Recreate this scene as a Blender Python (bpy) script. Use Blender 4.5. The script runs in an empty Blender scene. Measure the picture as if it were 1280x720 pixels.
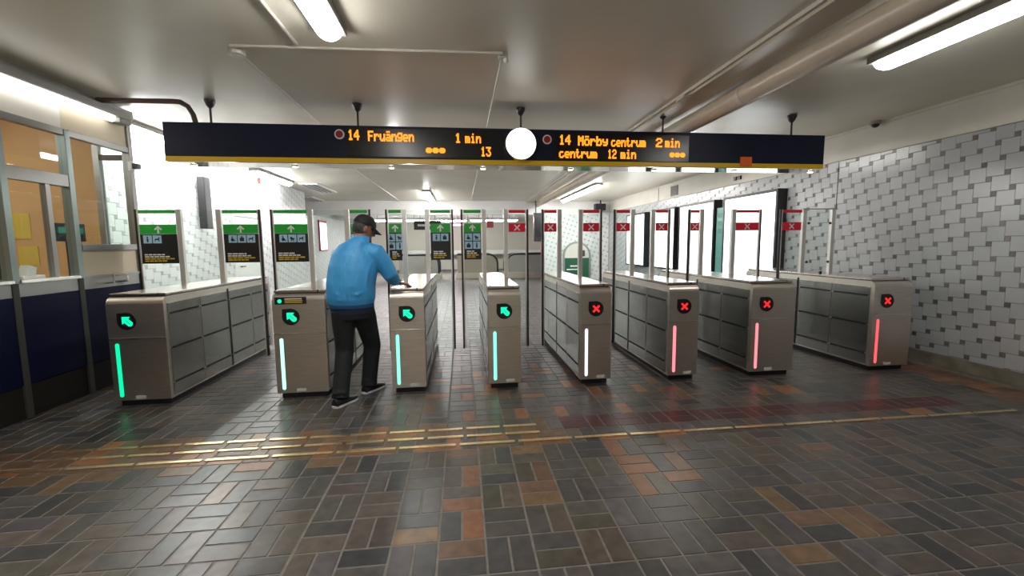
import bpy, bmesh, math, random
from mathutils import Vector, Matrix, Quaternion
random.seed(7)
PI = math.pi
S = bpy.context.scene
C = S.collection

# ------------------------------------------------------------------ camera
CAMH = 1.44
FPX = 540.0
RX = (0.993285, -0.02085733, 0.11379752)
RY = (-0.11531327, -0.09883995, 0.98839947)
RZ = (-0.00936763, -0.99488474, -0.10058136)
cam = bpy.data.cameras.new('camera')
cam.sensor_width = 36.0
cam.lens = 36.0 * FPX / 1280.0
cam.clip_start = 0.05
camo = bpy.data.objects.new('camera', cam)
C.objects.link(camo)
camo.matrix_world = Matrix(((RX[0], -RX[1], -RX[2], 0), (RY[0], -RY[1], -RY[2], 0),
                            (RZ[0], -RZ[1], -RZ[2], CAMH), (0, 0, 0, 1)))
S.camera = camo

def proj(x, y, z):
    d = (x, y, z - CAMH)
    c = [RX[i] * d[0] + RY[i] * d[1] + RZ[i] * d[2] for i in range(3)]
    if c[2] < 0.05:
        return None
    return 640 + FPX * c[0] / c[2], 360 + FPX * c[1] / c[2], c[2]

# ------------------------------------------------------------------ world + exposure
w = bpy.data.worlds.new('world'); S.world = w
w.use_nodes = True
w.node_tree.nodes['Background'].inputs[0].default_value = (0.75, 0.85, 0.9, 1)
w.node_tree.nodes['Background'].inputs[1].default_value = 0.05
S.view_settings.view_transform = 'Standard'
S.view_settings.look = 'None'
S.view_settings.gamma = 1.0
S.view_settings.use_curve_mapping = False
S.view_settings.exposure = 1.05
LAMP = 16.0       # radiance of the fluorescent diffusers
BOX = 1.6         # radiance of the advertising light boxes

# ------------------------------------------------------------------ materials
M = {}
def newmat(name):
    m = bpy.data.materials.new(name); m.use_nodes = True
    nt = m.node_tree
    return m, nt, nt.nodes['Principled BSDF']

def mat(name, col, rough=0.5, metal=0.0, spec=0.5, noise=0.0, nscale=8.0, bump=0.0, bscale=40.0,
        rnd=0.0, stretch=None, coat=0.0, bdist=0.01):
    m, nt, b = newmat(name)
    N = nt.nodes; L = nt.links
    b.inputs['Base Color'].default_value = (*col, 1)
    b.inputs['Roughness'].default_value = rough
    b.inputs['Metallic'].default_value = metal
    b.inputs['Specular IOR Level'].default_value = spec
    if coat: b.inputs['Coat Weight'].default_value = coat
    geo = N.new('ShaderNodeNewGeometry')
    src = geo.outputs['Position']
    if stretch:
        mp = N.new('ShaderNodeMapping'); mp.inputs['Scale'].default_value = stretch
        L.new(src, mp.inputs[0]); src = mp.outputs[0]
    fac = None
    if noise > 0:
        n = N.new('ShaderNodeTexNoise'); n.inputs['Scale'].default_value = nscale; n.inputs['Detail'].default_value = 4
        L.new(src, n.inputs['Vector'])
        mr = N.new('ShaderNodeMapRange')
        mr.inputs[1].default_value = 0.3; mr.inputs[2].default_value = 0.7
        mr.inputs[3].default_value = 1 - noise; mr.inputs[4].default_value = 1 + noise
        L.new(n.outputs['Fac'], mr.inputs[0]); fac = mr.outputs[0]
    if rnd > 0:
        oi = N.new('ShaderNodeObjectInfo')
        ad = N.new('ShaderNodeMath'); ad.operation = 'ADD'
        L.new(oi.outputs['Random'], ad.inputs[0]); L.new(geo.outputs['Random Per Island'], ad.inputs[1])
        fr = N.new('ShaderNodeMath'); fr.operation = 'FRACT'; L.new(ad.outputs[0], fr.inputs[0])
        mr = N.new('ShaderNodeMapRange')
        mr.inputs[3].default_value = 1 - rnd; mr.inputs[4].default_value = 1 + rnd
        L.new(fr.outputs[0], mr.inputs[0])
        if fac is None: fac = mr.outputs[0]
        else:
            mu = N.new('ShaderNodeMath'); mu.operation = 'MULTIPLY'
            L.new(fac, mu.inputs[0]); L.new(mr.outputs[0], mu.inputs[1]); fac = mu.outputs[0]
    if fac is not None:
        vm = N.new('ShaderNodeVectorMath'); vm.operation = 'SCALE'
        vm.inputs[0].default_value = col
        L.new(fac, vm.inputs['Scale']); L.new(vm.outputs[0], b.inputs['Base Color'])
    if bump > 0:
        n = N.new('ShaderNodeTexNoise'); n.inputs['Scale'].default_value = bscale; n.inputs['Detail'].default_value = 3
        L.new(src, n.inputs['Vector'])
        bp = N.new('ShaderNodeBump'); bp.inputs['Strength'].default_value = bump; bp.inputs['Distance'].default_value = bdist
        L.new(n.outputs['Fac'], bp.inputs['Height']); L.new(bp.outputs[0], b.inputs['Normal'])
    M[name] = m
    return m

def emat(name, col, strength, base=(0.8, 0.8, 0.8)):
    m, nt, b = newmat(name)
    b.inputs['Base Color'].default_value = (*base, 1)
    b.inputs['Emission Color'].default_value = (*col, 1)
    b.inputs['Emission Strength'].default_value = strength
    b.inputs['Roughness'].default_value = 0.4
    M[name] = m
    return m

def glassmat(name, tint, refl=1.0):
    m = bpy.data.materials.new(name); m.use_nodes = True
    nt = m.node_tree; N = nt.nodes; L = nt.links
    N.remove(N['Principled BSDF'])
    t = N.new('ShaderNodeBsdfTransparent'); t.inputs[0].default_value = (*tint, 1)
    g = N.new('ShaderNodeBsdfGlossy'); g.inputs['Roughness'].default_value = 0.02
    f = N.new('ShaderNodeFresnel'); f.inputs[0].default_value = 1.45
    mu = N.new('ShaderNodeMath'); mu.operation = 'MULTIPLY'; mu.inputs[1].default_value = refl
    ge = N.new('ShaderNodeNewGeometry')     # reflect at the entry face only (a thin pane, no inner trapping)
    om = N.new('ShaderNodeMath'); om.operation = 'SUBTRACT'; om.inputs[0].default_value = 1.0
    L.new(ge.outputs['Backfacing'], om.inputs[1])
    m2 = N.new('ShaderNodeMath'); m2.operation = 'MULTIPLY'
    L.new(f.outputs[0], m2.inputs[0]); L.new(om.outputs[0], m2.inputs[1])
    L.new(m2.outputs[0], mu.inputs[0])
    mx = N.new('ShaderNodeMixShader')
    L.new(mu.outputs[0], mx.inputs[0]); L.new(t.outputs[0], mx.inputs[1]); L.new(g.outputs[0], mx.inputs[2])
    L.new(mx.outputs[0], N['Material Output'].inputs[0])
    M[name] = m
    return m

FT = ['ft_grey', 'ft_dark', 'ft_brown', 'ft_violet', 'ft_olive', 'ft_orange', 'ft_rust', 'ft_red', 'ft_tan']
FC = [(0.068, 0.063, 0.060), (0.046, 0.046, 0.048), (0.082, 0.066, 0.056), (0.078, 0.070, 0.076), (0.072, 0.066, 0.052),
      (0.215, 0.095, 0.043), (0.130, 0.076, 0.050), (0.055, 0.013, 0.015), (0.15, 0.095, 0.05)]
for n_, c_ in zip(FT, FC):
    mat(n_, (c_[0] * 1.15, c_[1] * 1.12, c_[2] * 1.08), rough=0.33, noise=0.28, nscale=14, bump=0.10, bscale=9, rnd=0.22, spec=0.5)
mat('grout', (0.20, 0.183, 0.158), rough=0.8, noise=0.2, nscale=20)
mat('brass', (0.90, 0.72, 0.42), rough=0.34, metal=1.0, noise=0.15, nscale=30)
mat('ceiling_paint', (0.74, 0.705, 0.60), rough=0.37, noise=0.06, nscale=1.2, bump=0.05, bscale=3, spec=0.6)
mat('plaster', (0.62, 0.60, 0.54), rough=0.6, noise=0.06, nscale=2)
mat('white_plaster', (0.80, 0.80, 0.78), rough=0.55, noise=0.04, nscale=2)
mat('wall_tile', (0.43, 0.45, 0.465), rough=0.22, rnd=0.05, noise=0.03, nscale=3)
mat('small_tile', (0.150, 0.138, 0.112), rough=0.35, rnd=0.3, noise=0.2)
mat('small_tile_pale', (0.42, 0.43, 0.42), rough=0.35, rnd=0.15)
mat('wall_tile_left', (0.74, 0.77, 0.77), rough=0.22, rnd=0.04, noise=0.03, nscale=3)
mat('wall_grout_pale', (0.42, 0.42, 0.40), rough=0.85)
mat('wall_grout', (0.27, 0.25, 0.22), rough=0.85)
mat('stone', (0.20, 0.18, 0.135), rough=0.5, noise=0.3, nscale=5)
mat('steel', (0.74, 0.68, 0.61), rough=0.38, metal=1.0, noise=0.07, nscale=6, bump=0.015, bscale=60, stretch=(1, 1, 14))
mat('steel_side', (0.40, 0.395, 0.375), rough=0.26, metal=1.0, noise=0.08, nscale=5, bump=0.015, bscale=60, stretch=(1, 1, 10))  # darker copy of the steel, dark reflections on the sides put into the colour
mat('steel_bright', (0.82, 0.79, 0.75), rough=0.25, metal=1.0)
mat('top_steel', (0.72, 0.64, 0.60), rough=0.22, metal=1.0)
mat('alu', (0.72, 0.70, 0.67), rough=0.38, metal=0.6)
mat('frame_grey', (0.33, 0.33, 0.32), rough=0.4, metal=0.7)
mat('frame_unlit', (0.05, 0.05, 0.045), rough=0.6)
mat('frame_teal_lit', (0.30, 0.36, 0.35), rough=0.4, metal=0.6)
mat('black_rubber', (0.018, 0.018, 0.02), rough=0.5)
mat('black_plastic', (0.012, 0.012, 0.014), rough=0.35)
mat('plinth_black', (0.010, 0.010, 0.010), rough=0.6)
mat('slot_black', (0.012, 0.012, 0.012), rough=0.7)
mat('label_white', (0.72, 0.70, 0.66), rough=0.5)
mat('sign_green', (0.018, 0.46, 0.05), rough=0.4)
mat('sign_red', (0.82, 0.012, 0.045), rough=0.4)
mat('sign_black', (0.014, 0.012, 0.014), rough=0.45)
mat('print_white', (0.88, 0.88, 0.86), rough=0.5)
mat('print_yellow', (0.75, 0.50, 0.02), rough=0.5)
mat('print_blue', (0.45, 0.72, 0.88), rough=0.5)
mat('print_ink', (0.02, 0.03, 0.05), rough=0.5)
mat('navy', (0.007, 0.011, 0.036), rough=0.45, spec=0.3, noise=0.1, nscale=3)
mat('sign_yellow', (0.88, 0.55, 0.01), rough=0.35)
mat('sign_under', (0.86, 0.84, 0.80), rough=0.07, metal=0.75)
mat('panel_black', (0.010, 0.010, 0.011), rough=0.25)
mat('orange_plastic', (0.95, 0.17, 0.01), rough=0.5)
mat('dot_red', (0.42, 0.02, 0.03), rough=0.4)
mat('booth_blue', (0.0015, 0.003, 0.030), rough=0.6, spec=0.2, noise=0.1, nscale=4)
mat('booth_base', (0.018, 0.017, 0.014), rough=0.7, spec=0.2)
mat('booth_cream', (0.60, 0.53, 0.39), rough=0.5)
mat('booth_tan', (0.70, 0.42, 0.19), rough=0.6, noise=0.05, nscale=2)
mat('booth_white', (0.70, 0.68, 0.62), rough=0.4)
mat('pipe_cream', (0.55, 0.48, 0.38), rough=0.3, noise=0.08, nscale=4)
mat('pipe_brown', (0.10, 0.06, 0.045), rough=0.45)
mat('conduit', (0.60, 0.57, 0.51), rough=0.45)
mat('dark_metal', (0.07, 0.065, 0.06), rough=0.4, metal=0.5)
mat('housing', (0.30, 0.30, 0.28), rough=0.45)
mat('vent_dark', (0.05, 0.05, 0.05), rough=0.6)
mat('jacket', (0.055, 0.36, 0.76), rough=0.5, noise=0.06, nscale=9, bump=0.6, bscale=7, bdist=0.035, stretch=(1.6, 1.6, 0.7))
mat('jacket_dark', (0.025, 0.13, 0.33), rough=0.6)
mat('shirt_navy', (0.012, 0.02, 0.045), rough=0.7)
mat('trousers', (0.010, 0.013, 0.015), rough=0.75, bump=0.5, bscale=7, bdist=0.03, stretch=(1.4, 1.4, 0.8))
mat('cap_black', (0.010, 0.010, 0.012), rough=0.7)
mat('hair', (0.05, 0.048, 0.046), rough=0.7, noise=0.6, nscale=70)
mat('skin', (0.33, 0.155, 0.095), rough=0.5, noise=0.1, nscale=30)
mat('shoe', (0.013, 0.013, 0.015), rough=0.5)
mat('sole', (0.70, 0.72, 0.74), rough=0.5)
mat('eye', (0.6, 0.58, 0.55), rough=0.3)
mat('far_beige', (0.66, 0.62, 0.54), rough=0.4)
mat('escalator_beige', (0.42, 0.38, 0.31), rough=0.35)
mat('escalator_steel', (0.60, 0.59, 0.57), rough=0.25, metal=0.8)
mat('far_green', (0.012, 0.10, 0.05), rough=0.35)
mat('teal_panel', (0.16, 0.42, 0.40), rough=0.2)
mat('teal_dark', (0.05, 0.26, 0.20), rough=0.3)
mat('poster_red', (0.45, 0.06, 0.07), rough=0.5)
mat('paper_yellow', (0.75, 0.55, 0.08), rough=0.6)
mat('red_plastic', (0.5, 0.03, 0.03), rough=0.4)
glassmat('glass', (0.93, 0.965, 0.95))
glassmat('booth_glass', (0.90, 0.94, 0.92), 1.0)
emat('tube', (1.0, 0.97, 0.92), LAMP)
emat('tube_booth', (1.0, 0.96, 0.90), LAMP * 0.75)
emat('tube_far', (1.0, 0.97, 0.98), LAMP * 3.0)
emat('tube_near', (1.0, 0.97, 0.92), LAMP * 1.45)
emat('tube_back', (1.0, 0.98, 0.96), LAMP * 1.8)
emat('tube_left', (1.0, 1.0, 0.98), LAMP * 2.2)
emat('tube_strip', (1.0, 0.97, 0.92), LAMP * 0.13)
emat('tube_soft', (1.0, 0.98, 0.94), LAMP * 0.6)
emat('tube_pink', (1.0, 0.25, 0.5), 2.5)
emat('lightbox', (0.95, 0.99, 1.0), BOX)
emat('clock_face', (1.0, 0.99, 0.96), 1.8)
emat('spot', (1.0, 0.75, 0.55), 14.0)
emat('matrix_amber', (1.0, 0.25, 0.010), 1.0, base=(0.1, 0.03, 0))
emat('led_green', (0.0, 0.85, 0.32), 0.75, base=(0.02, 0.1, 0.05))
emat('led_mint', (0.22, 1.0, 0.62), 0.81, base=(0.02, 0.1, 0.05))
emat('led_pale', (0.45, 1.0, 0.75), 0.81, base=(0.02, 0.1, 0.05))
emat('led_white', (1.0, 0.97, 0.97), 0.51, base=(0.3, 0.3, 0.3))
emat('led_red', (1.0, 0.09, 0.12), 0.78, base=(0.1, 0.02, 0.02))
emat('led_pink', (1.0, 0.22, 0.26), 0.78, base=(0.1, 0.02, 0.02))
emat('sym_green', (0.0, 1.0, 0.38), 0.78, base=(0.02, 0.1, 0.05))
emat('sym_red', (1.0, 0.015, 0.02), 0.78, base=(0.1, 0.01, 0.01))
emat('screen_green', (0.05, 0.6, 0.4), 0.12, base=(0, 0, 0))

# ------------------------------------------------------------------ mesh helpers
class MB:
    def __init__(s): s.v = []; s.f = []; s.mi = []; s.mats = []
    def _m(s, m):
        if m is None: return 0
        if m not in s.mats: s.mats.append(m)
        return s.mats.index(m)
    def add(s, vs, fs, m=None):
        o = len(s.v); s.v += [tuple(v) for v in vs]
        k = s._m(m)
        for f in fs: s.f.append(tuple(i + o for i in f)); s.mi.append(k)
        return s
    def box(s, x0, x1, y0, y1, z0, z1, m=None, skip=''):
        vs = [(x0, y0, z0), (x1, y0, z0), (x1, y1, z0), (x0, y1, z0), (x0, y0, z1), (x1, y0, z1), (x1, y1, z1), (x0, y1, z1)]
        fs = {'-z': (0, 3, 2, 1), '+z': (4, 5, 6, 7), '-y': (0, 1, 5, 4), '+x': (1, 2, 6, 5), '+y': (2, 3, 7, 6), '-x': (3, 0, 4, 7)}
        return s.add(vs, [f for k, f in fs.items() if k != skip], m)
    def tube(s, pts, r, n=10, cap=True, m=None):
        pts = [Vector(p) for p in pts]
        rs = r if isinstance(r, (list, tuple)) else [r] * len(pts)
        vs = []; fs = []
        up = None
        for i, p in enumerate(pts):
            d = (pts[min(i + 1, len(pts) - 1)] - pts[max(i - 1, 0)]).normalized()
            if up is None:
                up = Vector((0, 0, 1)) if abs(d.z) < 0.9 else Vector((0, 1, 0))
            a = d.cross(up).normalized(); b = a.cross(d).normalized(); up = b
            rr = rs[i]
            ra, rb = rr if isinstance(rr, (list, tuple)) else (rr, rr)
            for k in range(n):
                t = 2 * PI * k / n
                vs.append(p + a * (math.cos(t) * ra) + b * (math.sin(t) * rb))
        for i in range(len(pts) - 1):
            for k in range(n):
                fs.append((i * n + k, i * n + (k + 1) % n, (i + 1) * n + (k + 1) % n, (i + 1) * n + k))
        if cap:
            fs.append(tuple(range(n - 1, -1, -1))); fs.append(tuple((len(pts) - 1) * n + k for k in range(n)))
        return s.add(vs, fs, m)
    def prism(s, poly, axis, d0, d1, m=None):
        """poly: list of 2d points; axis: 'y' -> (x,z) ; 'x' -> (y,z); 'z' -> (x,y)"""
        def P(p, d): return {'y': (p[0], d, p[1]), 'x': (d, p[0], p[1]), 'z': (p[0], p[1], d)}[axis]
        n = len(poly)
        vs = [P(p, d0) for p in poly] + [P(p, d1) for p in poly]
        fs = [tuple(range(n)), tuple(range(2 * n - 1, n - 1, -1))]
        fs += [(i, n + i, n + (i + 1) % n, (i + 1) % n) for i in range(n)]
        return s.add(vs, fs, m)
    def ell(s, c, r, rot=None, nu=16, nv=10, m=None):
        vs = []; fs = []
        c = Vector(c)
        for j in range(nv + 1):
            ph = PI * j / nv
            for i in range(nu):
                t = 2 * PI * i / nu
                p = Vector((r[0] * math.sin(ph) * math.cos(t), r[1] * math.sin(ph) * math.sin(t), r[2] * math.cos(ph)))
                if rot is not None: p = rot @ p
                vs.append(c + p)
        for j in range(nv):
            for i in range(nu):
                fs.append((j * nu + i, (j + 1) * nu + i, (j + 1) * nu + (i + 1) % nu, j * nu + (i + 1) % nu))
        return s.add(vs, fs, m)
    def mesh(s, name, matname, smooth=False, bevel=0, fixn=True):
        me = bpy.data.meshes.new(name)
        me.from_pydata(s.v, [], s.f)
        ms = s.mats if s.mats else [matname]
        for q in ms: me.materials.append(M[q])
        if len(ms) > 1: me.polygons.foreach_set('material_index', s.mi)
        if fixn or bevel:
            bm = bmesh.new(); bm.from_mesh(me)
            if smooth: bmesh.ops.remove_doubles(bm, verts=bm.verts, dist=1e-5)
            if fixn: bmesh.ops.recalc_face_normals(bm, faces=bm.faces)
            if bevel:
                es = [e for e in bm.edges if len(e.link_faces) == 2 and e.calc_face_angle(0) > 0.6]
                bmesh.ops.bevel(bm, geom=es, offset=bevel, segments=2, affect='EDGES', profile=0.7)
            bm.to_mesh(me); bm.free()
        if smooth:
            me.polygons.foreach_set('use_smooth', [True] * len(me.polygons))
            if smooth == 'auto':
                me.set_sharp_from_angle(angle=math.radians(40))
        me.update()
        return me
    def build(s, name, matname=None, parent=None, loc=(0, 0, 0), smooth=False, bevel=0, fixn=True):
        return link(name, s.mesh(name, matname, smooth, bevel, fixn), parent, loc)

def link(name, me, parent=None, loc=(0, 0, 0)):
    o = bpy.data.objects.new(name, me); C.objects.link(o)
    o.location = loc
    if parent is not None: o.parent = parent
    return o

def tag(o, label, cat, group=None, kind=None):
    o['label'] = label; o['category'] = cat
    if group: o['group'] = group
    if kind: o['kind'] = kind
    return o

def thing(name, label, cat, loc=(0, 0, 0), group=None, kind=None):
    o = bpy.data.objects.new(name, None); C.objects.link(o); o.location = loc
    o.empty_display_size = 0.1
    return tag(o, label, cat, group, kind)

def bx(x0, x1, y0, y1, z0, z1): return MB().box(x0, x1, y0, y1, z0, z1)
def disc(cx, cz, r, n=24, square=None):
    p = []
    for k in range(n):
        t = 2 * PI * k / n
        p.append((cx + r * math.cos(t), cz + r * math.sin(t)))
    if square:   # teardrop: upper left corner squared off
        q = []
        for x, z in p:
            if x < cx - 1e-6 and z > cz + 1e-6: continue
            q.append((x, z))
        i = [k for k, (x, z) in enumerate(q) if x <= cx + 1e-6 and z > cz][-1]
        q.insert(i + 1, (cx - r * 0.96, cz + r * 0.96))
        p = q
    return p

# ------------------------------------------------------------------ the floor
CX, CY = 0.2265, 0.2375
GX0, GY0 = -0.141, 2.0
floor = bx(-6.5, 5.6, -4.0, 26.0, -0.2, -0.0025).build('floor', 'grout')
tag(floor, 'floor of dark brick-red and grey tiles laid in basket weave', 'floor', kind='structure')
def tile_mesh(sx, sy, h=0.004, b=0.0025):
    x, y = sx / 2, sy / 2
    m_ = MB()
    m_.add([(-x, -y, -h), (x, -y, -h), (x, y, -h), (-x, y, -h), (-x + b, -y + b, 0), (x - b, -y + b, 0), (x - b, y - b, 0), (-x + b, y - b, 0)],
           [(4, 5, 6, 7), (0, 1, 5, 4), (1, 2, 6, 5), (2, 3, 7, 6), (3, 0, 4, 7)])
    return m_
G = 0.009
TS = {'V': (CX / 2 - G, CY - G), 'H': (CX - G, CY / 2 - G)}
TM = {}
for o_ in 'VH':
    for n_ in FT: TM[o_ + n_] = tile_mesh(*TS[o_]).mesh('tile', n_)
ORANGE = [(1.43, 1.97), (1.15, 2.64), (1.03, 2.77), (1.29, 2.47), (1.0, 2.41), (1.12, 2.5), (-0.18, 2.14), (0.02, 2.1),
          (0.03, 2.25), (0.03, 2.54), (0.07, 4.03), (0.18, 4.75), (-0.17, 4.42), (-0.2, 4.6), (-0.1, 4.8), (0.0, 4.3), (0.51, 3.86),
          (0.6, 3.7), (0.9, 3.91), (0.8, 3.6), (1.0, 3.7), (1.0, 4.2), (0.75, 4.1), (1.75, 4.4), (1.9, 4.4), (1.95, 4.7), (1.8, 4.9), (3.13, 3.7), (3.2, 3.8),
          (3.88, 3.09), (2.9, 3.75), (2.85, 4.4), (2.9, 4.6), (1.06, 3.05), (1.5, 3.05), (0.7, 4.5), (0.85, 4.7), (-0.25, 4.1), (0.69, 2.9), (0.6, 3.25), (0.62, 3.4),
          (-3.35, 3.9), (-3.3, 4.1), (-0.75, 2.25)]
RUST = [(1.77, 1.99), (2.0, 1.85), (1.35, 2.6), (-0.36, 2.27), (-0.3, 2.1), (0.49, 2.57), (-0.75, 1.96), (0.02, 1.91), (2.07, 3.85),
        (0.45, 2.35), (2.3, 2.5), (-2.2, 2.8), (-2.4, 2.85), (1.6, 1.75), (0.05, 2.75), (-0.6, 2.5), (1.7, 2.1)]
def tile_kind(x, y):
    if y > 3.19 and y < 3.40 and 0.76 < x < 4.35: return 'ft_red'
    if 2.88 < y < 3.36 and x < -0.80: return random.choice(['ft_orange', 'ft_rust', 'ft_rust', 'ft_tan'] if x < -0.8 else FT)
    if 2.88 < y < 3.36 and x < 0.7: return random.choice(['ft_rust', 'ft_tan', 'ft_brown', 'ft_orange', 'ft_grey'])
    if x > 4.93: return random.choice(['ft_orange', 'ft_rust', 'ft_rust'])
    for ox, oy in ORANGE:
        if abs(x - ox) < 0.065 and abs(y - oy) < 0.065: return 'ft_orange'
    for ox, oy in RUST:
        if abs(x - ox) < 0.07 and abs(y - oy) < 0.07: return random.choice(['ft_rust', 'ft_tan'])
    r = random.random()
    if 3.5 < y < 5.2 and -0.4 < x < 2.1 and r < 0.22: return random.choice(['ft_rust', 'ft_orange'])
    if r < 0.012: return 'ft_rust'
    if y > 4.9: return random.choice(['ft_grey', 'ft_grey', 'ft_dark', 'ft_violet'])
    return random.choice(['ft_grey', 'ft_grey', 'ft_dark', 'ft_dark', 'ft_brown', 'ft_brown', 'ft_violet', 'ft_olive'])
tiles = []
for i in range(-28, 25):
    for j in range(-10, 62):
        x0 = GX0 + i * CX; y0 = GY0 + j * CY
        if x0 + CX / 2 < -4.3 or x0 + CX / 2 > 5.4: continue
        V = (i + j) % 2 == 0
        for k in (0, 1):
            if V: x, y, o_ = x0 + CX * (0.25 + 0.5 * k), y0 + CY / 2, 'V'
            else: x, y, o_ = x0 + CX / 2, y0 + CY * (0.25 + 0.5 * k), 'H'
            p = proj(x, y, 0)
            area = 0
            if p and -15 < p[0] < 1295 and p[1] < 735 and y > 0.3: area = 1 / p[2] ** 3
            tiles.append((area, x, y, o_, tile_kind(x, y)))
tiles.sort(key=lambda t: -t[0])
for a_, x, y, o_, k_ in tiles[:300]:
    link('tile', TM[o_ + k_], floor, (x, y, 0))
fm = MB()
for a_, x, y, o_, k_ in tiles[300:]:
    sx, sy = TS[o_]; sx /= 2; sy /= 2; b = 0.0025
    fm.add([(x - sx, y - sy, -.004), (x + sx, y - sy, -.004), (x + sx, y + sy, -.004), (x - sx, y + sy, -.004),
            (x - sx + b, y - sy + b, 0), (x + sx - b, y - sy + b, 0), (x + sx - b, y + sy - b, 0), (x - sx + b, y + sy - b, 0)],
           [(4, 5, 6, 7), (0, 1, 5, 4), (1, 2, 6, 5), (2, 3, 7, 6), (3, 0, 4, 7)], k_)
tf = fm.build('tile_field', None, floor, fixn=False); tf['kind'] = 'stuff'
bx(-0.8275, -0.8135, -2.3, 15.5, -0.003, 0.0006).build('floor_joint', 'grout', floor)
# brass strips let into the floor
def brass_row(y, xs, ln, h=0.006):
    me = MB().box(-ln / 2, ln / 2, -0.016, 0.016, 0, h).mesh('brass_strip', 'brass', bevel=0.003)
    for x in xs: link('brass_strip', me, floor, (x, y, 0.0005))
brass_row(3.02, [-0.27 + 0.4275 * k for k in range(-7, 12)], 0.402)
brass_row(3.155, [-0.15 + 0.2925 * k for k in range(-9, 3)], 0.265)
brass_row(3.29, [-0.155 + 0.2925 * k for k in range(-9, 3)], 0.265)

# ------------------------------------------------------------------ walls
ZC = 2.98
ceiling = MB().box(-9.0, 6.4, -4.0, 15.6, ZC, ZC + 0.2).build('ceiling', 'ceiling_paint')
tag(ceiling, 'low glossy cream painted ceiling over the ticket hall', 'ceiling', kind='structure')

TA, TB = 0.1535, 0.052
def hop_wall(root, to3, u0, u1, v0, v1, s0, top, facing, label_pos, grout_g=0.003, dep=0.004, tm='wall_tile', am='small_tile'):
    """two-size square tiling in a wall plane: u along, v up. to3(u, v, d) -> world, d out of the wall"""
    A, B = TA, TB
    big = []; small = []
    for i in range(-140, 140):
        for j in range(-90, 90):
            su = s0[0] + i * A - j * B; sv = s0[1] - i * B - j * A
            bu, bv = su - A - B / 2, sv + B / 2        # top-left of big tile
            for (a, b, c, d, L_) in ((bu, bu + A, bv - A, bv, big), (su - B / 2, su + B / 2, sv - B / 2, sv + B / 2, small)):
                full = a >= u0 and b <= u1 and c >= v0 and d <= v1
                a2, b2, c2, d2 = max(a, u0), min(b, u1), max(c, v0), min(d, v1)
                if b2 - a2 > 0.012 and d2 - c2 > 0.012: L_.append((a2, b2, c2, d2, full))
    g = 0.0022; gu = 0.0007; bv_ = 0.002; bu_ = 0.001
    def quad(a, b, c, d):
        vs = [to3(a + gu, c + g, 0), to3(b - gu, c + g, 0), to3(b - gu, d - g, 0), to3(a + gu, d - g, 0),
              to3(a + gu + bu_, c + g + bv_, dep), to3(b - gu - bu_, c + g + bv_, dep), to3(b - gu - bu_, d - g - bv_, dep), to3(a + gu + bu_, d - g - bv_, dep)]
        return vs, [(4, 5, 6, 7), (0, 1, 5, 4), (1, 2, 6, 5), (2, 3, 7, 6), (3, 0, 4, 7)]
    sc = []
    for t in big:
        cu, cv = (t[0] + t[1]) / 2, (t[2] + t[3]) / 2
        P = to3(cu, cv, 0); p = proj(*P)
        ar = 0
        if t[4] and p and -10 < p[0] < 1290 and -10 < p[1] < 730: ar = 1 / p[2] ** 2
        sc.append((ar, t))
    sc.sort(key=lambda q: -q[0])
    n = min(top, len([q for q in sc if q[0] > 0]))
    if n:
        vs, fs = quad(-A / 2, A / 2, -A / 2, A / 2)
        o0 = Vector(to3(0, 0, 0))
        me = MB().add([Vector(v) - o0 for v in vs], fs).mesh('tile', tm)
        # fix facing of the shared piece
        for ar, t in sc[:n]:
            cu, cv = (t[0] + t[1]) / 2, (t[2] + t[3]) / 2
            link('tile', me, root, to3(cu, cv, 0))
    mb = MB()
    for ar, t in sc[n:]: mb.add(*quad(*t[:4]))
    if mb.v:
        q = mb.build('tile_field', tm, root); q['kind'] = 'stuff'
    mb = MB()
    for t in small: mb.add(*quad(*t[:4]))
    q = mb.build('accent_tile_field', am, root); q['kind'] = 'stuff'

XR = 5.45
wr = MB().box(XR, XR + 0.2, -4.0, 15.8, -0.2, ZC + 0.1).build('wall_right', 'wall_grout')
tag(wr, 'right hall wall of white square tiles with small brown accent tiles', 'wall', kind='structure')
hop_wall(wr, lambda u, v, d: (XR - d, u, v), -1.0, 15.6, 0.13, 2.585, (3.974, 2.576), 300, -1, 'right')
fa = MB().box(XR - 0.012, XR, -4.0, 15.6, 2.59, ZC - 0.03); fa.build('plaster_band', 'plaster', wr)
MB().box(XR - 0.03, XR, -4.0, 15.6, ZC - 0.03, ZC).build('cornice', 'plaster', wr)
MB().box(XR - 0.006, XR - 0.0045, 5.80, 5.812, 1.9, 2.585).build('expansion_joint', 'slot_black', wr)
MB().box(XR - 0.0145, XR - 0.012, 11.58, 11.60, 2.59, ZC - 0.03).build('panel_joint', 'slot_black', wr)
bb = MB()
bb.box(XR - 0.03, XR - 0.001, -4.0, 15.6, 0.0, 0.125)
b_ = bb.build('baseboard_right', 'stone', bevel=0.004)
tag(b_, 'grey-brown stone skirting along the right tiled wall', 'baseboard', kind='structure')

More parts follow.
